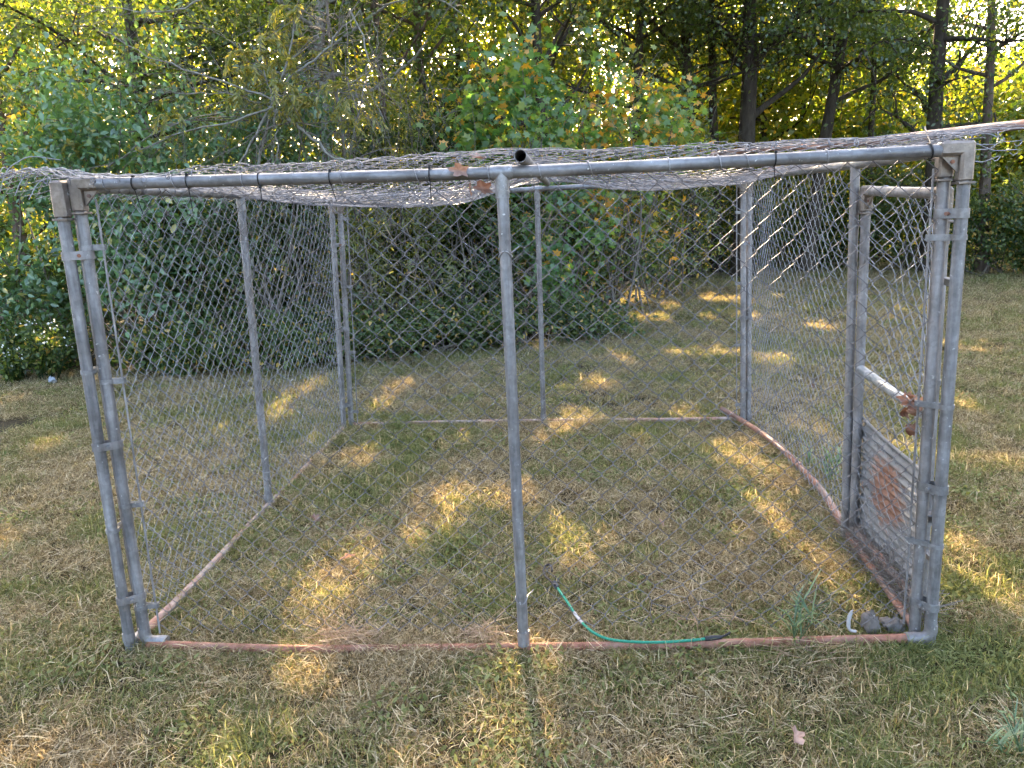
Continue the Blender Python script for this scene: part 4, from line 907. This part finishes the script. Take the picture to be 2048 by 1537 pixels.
for nm, dt, val in (('tint', 'FLOAT', green), ('size', 'FLOAT', PT[:, 2]*rng.uniform(.75, 1.3, N)), ('which', 'INT', kind), ('spin', 'FLOAT', rng.uniform(0, 6.283, N))):
    a_ = me.attributes.new(nm, dt, 'POINT'); a_.data.foreach_set('value', val.astype(np.float32 if dt == 'FLOAT' else np.int32))
lawn = link('lawn_grass', me); tag(lawn, 'dry mown grass with green patches over the whole yard', 'grass', kind='stuff')
ng = bpy.data.node_groups.new('scatter_grass', 'GeometryNodeTree')
ng.interface.new_socket('Geometry', in_out='INPUT', socket_type='NodeSocketGeometry'); ng.interface.new_socket('Geometry', in_out='OUTPUT', socket_type='NodeSocketGeometry')
gi = ng.nodes.new('NodeGroupInput'); go = ng.nodes.new('NodeGroupOutput'); ip = ng.nodes.new('GeometryNodeInstanceOnPoints'); ci = ng.nodes.new('GeometryNodeCollectionInfo')
ci.inputs[0].default_value = tufts; ci.inputs['Separate Children'].default_value = True; ci.inputs['Reset Children'].default_value = True
def nattr(nm, dt):
    x = ng.nodes.new('GeometryNodeInputNamedAttribute'); x.data_type = dt; x.inputs[0].default_value = nm; return x.outputs[0]
cx = ng.nodes.new('ShaderNodeCombineXYZ'); ng.links.new(nattr('spin', 'FLOAT'), cx.inputs[2]); er = ng.nodes.new('FunctionNodeEulerToRotation'); ng.links.new(cx.outputs[0], er.inputs[0])
ng.links.new(gi.outputs[0], ip.inputs['Points']); ng.links.new(ci.outputs[0], ip.inputs['Instance']); ip.inputs['Pick Instance'].default_value = True
ng.links.new(nattr('which', 'INT'), ip.inputs['Instance Index']); ng.links.new(er.outputs[0], ip.inputs['Rotation']); ng.links.new(nattr('size', 'FLOAT'), ip.inputs['Scale'])
ng.links.new(ip.outputs[0], go.inputs[0])
lawn.modifiers.new('scatter', 'NODES').node_group = ng

# ------------------------------------------------------------------ small things
rng = np.random.default_rng(77)
# bungee cord lying inside the front rail
pts = [(1112, 1172), (1135, 1205), (1156, 1236), (1182, 1262), (1215, 1278), (1262, 1284), (1320, 1285), (1372, 1282), (1412, 1278)]
P = np.array([gpt(u, v, .035) for u, v in pts]); b0 = P[0].copy(); b0[2] = 0
root = thing('bungee_cord', 'green bungee cord with a black hook lying inside the front rail', 'cord', b0)
P = curve(P-b0, 40)
GREEN = plain('green_woven_cord', (.010, .12, .075), (.03, .24, .15), .6, 160, .5, None, .3, .002)
MB().tube(P, .0058, 10).build('cord', GREEN, root)
i = 13; MB().tube(P[i-2:i+3], .0066, 10).build('label_band', plain('label_band', (.30, .26, .26), (.45, .41, .41), .6), root)
d = unit(P[0]-P[1]); hk = MB(); H = [P[0]+d*.01, P[0]+d*.035]
MB().tube([P[1], P[0], P[0]+d*.03], [.0095, .0125, .012], 10).build('collar', plain('grey_collar', (.03, .03, .04), (.08, .08, .09), .5), root)
K = np.array([gpt(u, v, .045) for u, v in ((1110, 1171), (1099, 1160), (1090, 1151), (1087, 1143), (1091, 1136), (1098, 1135), (1104, 1140), (1104, 1147))])-b0; K[3:, 2] += np.array([.004, .010, .014, .014, .010])
MB().tube(curve(K, 26), .0052, 8).build('hook', plain('black_hook', (.015, .012, .014), (.04, .03, .032), .35), root)
d2 = unit(P[-1]-P[-2]); MB().tube([P[-1]-d2*.005, P[-1]+d2*.03, P[-1]+d2*.06], [.010, .0115, .008], 10).build('collar', BLACKTIE, root)
MB().tube(curve(np.array([P[-1]+d2*.05, P[-1]+d2*.08+arr(0, .005, .004), P[-1]+d2*.10+arr(0, .02, .004)]), 8), .0045, 8).build('hook', BLACKTIE, root)

# dead leaves
def dead_leaf(loc, size, rot, label, seed, curl=.35, hue=.5, group='fallen brown leaves'):
    r = np.random.default_rng(seed); n_ = 18; t = np.linspace(0, 2*math.pi, n_, endpoint=False)
    rad = .5+.13*np.cos(5*t+r.uniform(0, 6))+.06*np.cos(9*t+r.uniform(0, 6))
    x = rad*np.cos(t)*1.25; y = rad*np.sin(t)*.85
    def z(x, y): return curl*1.5*(x*x*.5*np.sign(x+.2)+np.abs(y)*1.0)+.08*np.sin(x*7+seed)*np.abs(y)
    V = [(0, 0, 0)]+[(a*.55, c_*.55, z(a*.55, c_*.55)) for a, c_ in zip(x, y)]+[(a, c_, z(a, c_)) for a, c_ in zip(x, y)]
    V = np.array(V)*size; F3 = [[0, 1+i, 1+(i+1) % n_] for i in range(n_)]; F4 = [[1+i, 1+n_+i, 1+n_+(i+1) % n_, 1+(i+1) % n_] for i in range(n_)]
    b = MB(); b.add(V, [F3, F4], np.clip(hue+r.uniform(-.25, .25, len(V)), 0, 1))
    b.tube(np.array([(-.7, 0, .02), (-.95, .05, .05), (-1.2, .1, .02)])*size, .012*size, 4, a=.2)
    o_ = b.build('dead_leaf', LEAF_DEAD, None, False, loc); o_.rotation_euler = rot
    return tag(o_, label, 'leaf', group)
q = rail_at(rail_x(920)); dead_leaf(q+arr(0, -.03, .01), .048, (1.5, .2, .3), 'pinkish dead leaf draped over the front top rail left of the middle post', 1, .5, .85)
q = rail_at(rail_x(965)); dead_leaf(q+arr(-.005, .02, -.05), .050, (1.35, .3, .6), 'curled orange brown leaf hanging below the front top rail by the middle post', 2, .5, .55)
dead_leaf(rail_at(rail_x(935))+arr(0, .03, -.05), .045, (1.4, -.5, 1.9), 'flat orange leaf caught beside the curled one under the front top rail', 3, .3, .6)
dead_leaf(rail_at(rail_x(958))+arr(0, .03, .05), .05, (.4, .2, .9), 'pale dead leaf lying on the netting above the front top rail', 4, .4, .95)
dead_leaf(rail_at(rail_x(1655))+arr(0, .7, -.02), .06, (.8, .2, .9), 'brown leaf caught in the netting above the right panel', 18, .4, .6)
for k, (u, v, s, lab, hu) in enumerate(((1590, 1480, .055, 'large pale brown leaf on the grass in front of the kennel, lower right', .85), (632, 1042, .05, 'rounded brown leaf on the grass inside near the left rail', .5), (1322, 1050, .035, 'small pinkish leaf on the grass right of the middle post', .95), (697, 1120, .05, 'upright pink leaf in the sunny patch inside the kennel', .95), (605, 893, .05, 'pale leaf lying just outside the left rail', .95), (1625, 776, .05, 'dark brown leaf lying beyond the right panel', .2), (1130, 762, .04, 'small brown leaf behind the back panel', .4), (925, 864, .045, 'orange leaf at the back bottom rail', .7))):
    g = gpt(u, v, .03); dead_leaf(g+arr(0, 0, .012), s, (rng.uniform(-.5, .9), rng.uniform(-.5, .5), rng.uniform(0, 6)), lab, 10+k, .5, hu)
g = arr(1.585, .80, .34); dead_leaf(g, .05, (1.4, .3, 1.3), 'orange leaf stuck behind the corrugated sheet', 30, .3, .9)
# the bunch of leaves caught on the gate brace
bc = arr(1.565, .285, .86)
BL_ = [(0, 0, 0, .065, (.9, .3, .2), .7), (-.01, .03, .02, .06, (1.3, -.4, 1.2), .9), (-.005, -.03, -.015, .06, (1.2, .5, 2.1), .65), (-.02, -.01, .035, .05, (.5, .9, .4), .5), (-.015, .045, -.035, .055, (1.5, .1, .9), .3), (-.01, -.015, -.095, .07, (1.55, .15, 1.9), .12), (0, -.045, .02, .055, (1.0, -.7, 2.6), .8), (-.012, .07, .01, .04, (1.1, .4, .3), .7)]
LBL = ['topmost pink brown leaf of the bunch caught on the gate brace', 'pale leaf at the left of the bunch on the gate brace', 'broad brown leaf at the right of the bunch on the gate brace', 'small folded leaf on top of the bunch on the gate brace', 'dark curled leaf under the left of the bunch on the gate brace', 'large dark leaf hanging lowest below the gate brace', 'leaf pressed against the gate stile in the bunch', 'small leaf at the left tip of the bunch on the gate brace']
for k, (dx, dy, dz, s, rot, hu) in enumerate(BL_): dead_leaf(bc+arr(dx, dy, dz), s, rot, LBL[k], 40+k, .45, hu, 'leaves bunched on the gate brace')

# tall weeds
TALL = leafmat('blue_green_weed', [(0, (.05, .10, .05)), (.5, (.09, .16, .08)), (1, (.2, .26, .12))], .4)
def weed(loc, label, hgt, nst, seed, spread=.12, wid=.005, mat=TALL, heads=True, group='tall weeds'):
    r = np.random.default_rng(seed); root = thing('tall_grass_weed', label, 'weed', loc, group); st = MB(); lf = MB()
    for k in range(nst):
        d = np.array([r.normal()*spread*2, r.normal()*spread, 1.0]); P = wander(r, np.array([r.normal()*.012, r.normal()*.012, 0]), d, hgt*r.uniform(.6, 1.1), 9, .07, -.02, .1)
        st.tube(P, np.linspace(.0022, .0009, 9), 4, False)
        for s in range(6):
            i = r.integers(0, 6); az = r.uniform(0, 6.28); dd_ = np.array([math.cos(az), math.sin(az), 1.1]); Q = wander(r, P[i], dd_, r.uniform(.08, .2)*hgt/.3, 6, .07, -.05, .5)
            w = unit(np.cross(Q[-1]-Q[0], arr(0, 0, 1)))*wid*r.uniform(.6, 1.2); pr = np.array([.5, 1, 1, .8, .5, .05])[:, None]
            V = np.vstack([Q-w*pr, Q+w*pr]); lf.add(V, [[[i_, i_+1, i_+7, i_+6] for i_ in range(5)]], r.uniform())
        if heads and k % 3 == 0:
            for s in range(5): add_leaves(lf, P[-1][None]-(P[-1]-P[-2])*s*.3, .02, r, 'lance', base=None, hue=np.array([.9]))
    st.build('stems', mat, root); lf.build('blades', mat, root); return root
g = gpt(1592, 1292); weed(g, 'tall blue green grass weed growing at the front bottom rail, right half', .30, 6, 5, wid=.0036)
g = gpt(1640, 962); weed(g+arr(.06, 0, 0), 'dark green weed growing against the right bottom rail', .26, 7, 6, wid=.006)
g = gpt(1610, 930); weed(g+arr(.02, 0, 0), 'single upright weed outside the bent right rail', .18, 3, 7, .05)
g = gpt(2035, 1510); weed(g, 'sprawling blue green grass clump at the lower right corner', .20, 8, 8, .5, .0025)
# straw heap on the front rail
STRAW = leafmat('straw', [(0, (.30, .19, .11)), (1, (.58, .43, .29))], .3, .05, (1.3, 1.1, .8))
def straw(loc, label, nb, sp, seed, L=(.08, .22), tilt=.5):
    r = np.random.default_rng(seed); b = MB()
    for k in range(nb):
        a = np.array([r.normal()*sp, r.normal()*sp*.5, r.uniform(.01, .05)]); d = np.array([r.normal(), r.normal()*.6, r.uniform(-.1, tilt)])
        P = wander(r, a-unit(d)*.05, d, r.uniform(*L), 5, .09, 0, .1); P[:, 2] = np.maximum(P[:, 2], .004); b.tube(P, np.linspace(.0014, .0008, 5), 3, False, a=r.uniform())
    o_ = b.build('straw_clump', STRAW, None, False, loc); return tag(o_, label, 'straw', 'straw heaps by the front rail')
straw(gpt(695, 1290)+arr(0, 0, .012), 'heap of pinkish straw lying over the front bottom rail, left half', 90, .055, 3, tilt=.9)
straw(gpt(965, 1288)+arr(0, .02, 0), 'small straw heap just left of the middle post foot', 60, .05, 4)
straw(gpt(1590, 1310), 'thin straw stalks lying in front of the rail below the tall weed', 22, .09, 5, (.15, .3), .1)
straw(gpt(1370, 1250)+arr(.1, .0, 0), 'loose straw behind the bungee cord', 24, .09, 6, (.1, .25), .3)
# grey debris by the right corner
def lump(name, loc, rad, label, cat, mat, seed, rough_=.25):
    r = np.random.default_rng(seed); nt_, npn = 13, 20; th = np.linspace(0, math.pi, nt_); ph = np.linspace(0, 2*math.pi, npn, endpoint=False)
    T_, P_ = np.meshgrid(th, ph, indexing='ij'); k = 1+rough_*(fbm(T_*2+1.3*np.cos(P_), np.sin(P_)*1.3+seed, 1.7, seed, 3)-.5)*3.4
    V = np.stack([np.sin(T_)*np.cos(P_)*rad[0]*k, np.sin(T_)*np.sin(P_)*rad[1]*k, np.cos(T_)*rad[2]*k], -1).reshape(-1, 3)
    ii = np.arange(nt_-1)[:, None]*npn; jj = np.arange(npn)[None]; j2 = (jj+1) % npn
    b = MB(); b.add(V, [np.stack([ii+jj, ii+npn+jj, ii+npn+j2, ii+j2], -1).reshape(-1, 4)])
    return tag(b.build(name, mat, None, False, loc), label, cat)
CLAY = plain('grey_clod', (.10, .085, .075), (.21, .185, .17), .95, 24, .8, None, .1, .01)
g = gpt(1742, 1268); lump('dirt_clod', g+arr(0, .01, .035), (.032, .028, .05), 'grey brown dirt clod standing on the rail near the right corner', 'clod', CLAY, 3, .4)
g = gpt(1790, 1268); lump('dirt_clod', g+arr(0, .03, .02), (.042, .04, .03), 'dark grey clod in front of the right corner post', 'clod', CLAY, 4, .45)
g = gpt(1700, 1282); sh = MB(); sh.tube(curve([(.02, 0, .01), (-.005, .0, .018), (-.008, .004, .06), (.002, .004, .095), (.004, 0, .10)], 14), np.array([.006]*5+[.008]*5+[.007, .006, .004, .002]), 8)
tag(sh.build('white_scrap', plain('chalky_white', (.28, .26, .25), (.42, .40, .39), .8, 30, .3), None, False, g+arr(0, 0, .03)), 'white curled scrap standing against the front rail near the right corner', 'scrap')
g = gpt(104, 768); lump('plastic_scrap', g+arr(0, 0, .04), (.045, .03, .04), 'small white plastic scrap at the foot of the left thicket', 'scrap', plain('dull_white_plastic', (.22, .24, .27), (.34, .36, .39), .5, 20, .3), 6, .5)
# dead matted grass along the gate foot
mat_ = MB(); r = np.random.default_rng(12)
for k in range(1000):
    a = np.array([1.598+r.normal()*.022, r.uniform(.08, .95), r.uniform(.0, .10)]); d = np.array([r.normal()*.6, r.normal(), r.uniform(-.2, .9)])
    P = wander(r, a, d, r.uniform(.05, .14), 4, .15); P[:, 2] = np.maximum(P[:, 2], .003); mat_.tube(P, .0012, 3, False, a=r.uniform())
GREYSTRAW = leafmat('grey_dead_grass', [(0, (.13, .11, .095)), (1, (.34, .30, .27))], .2, .03, (1, 1, .9))
tag(mat_.build('dead_grass_mat', GREYSTRAW), 'grey matted dead grass along the foot of the gate', 'grass', kind='stuff')
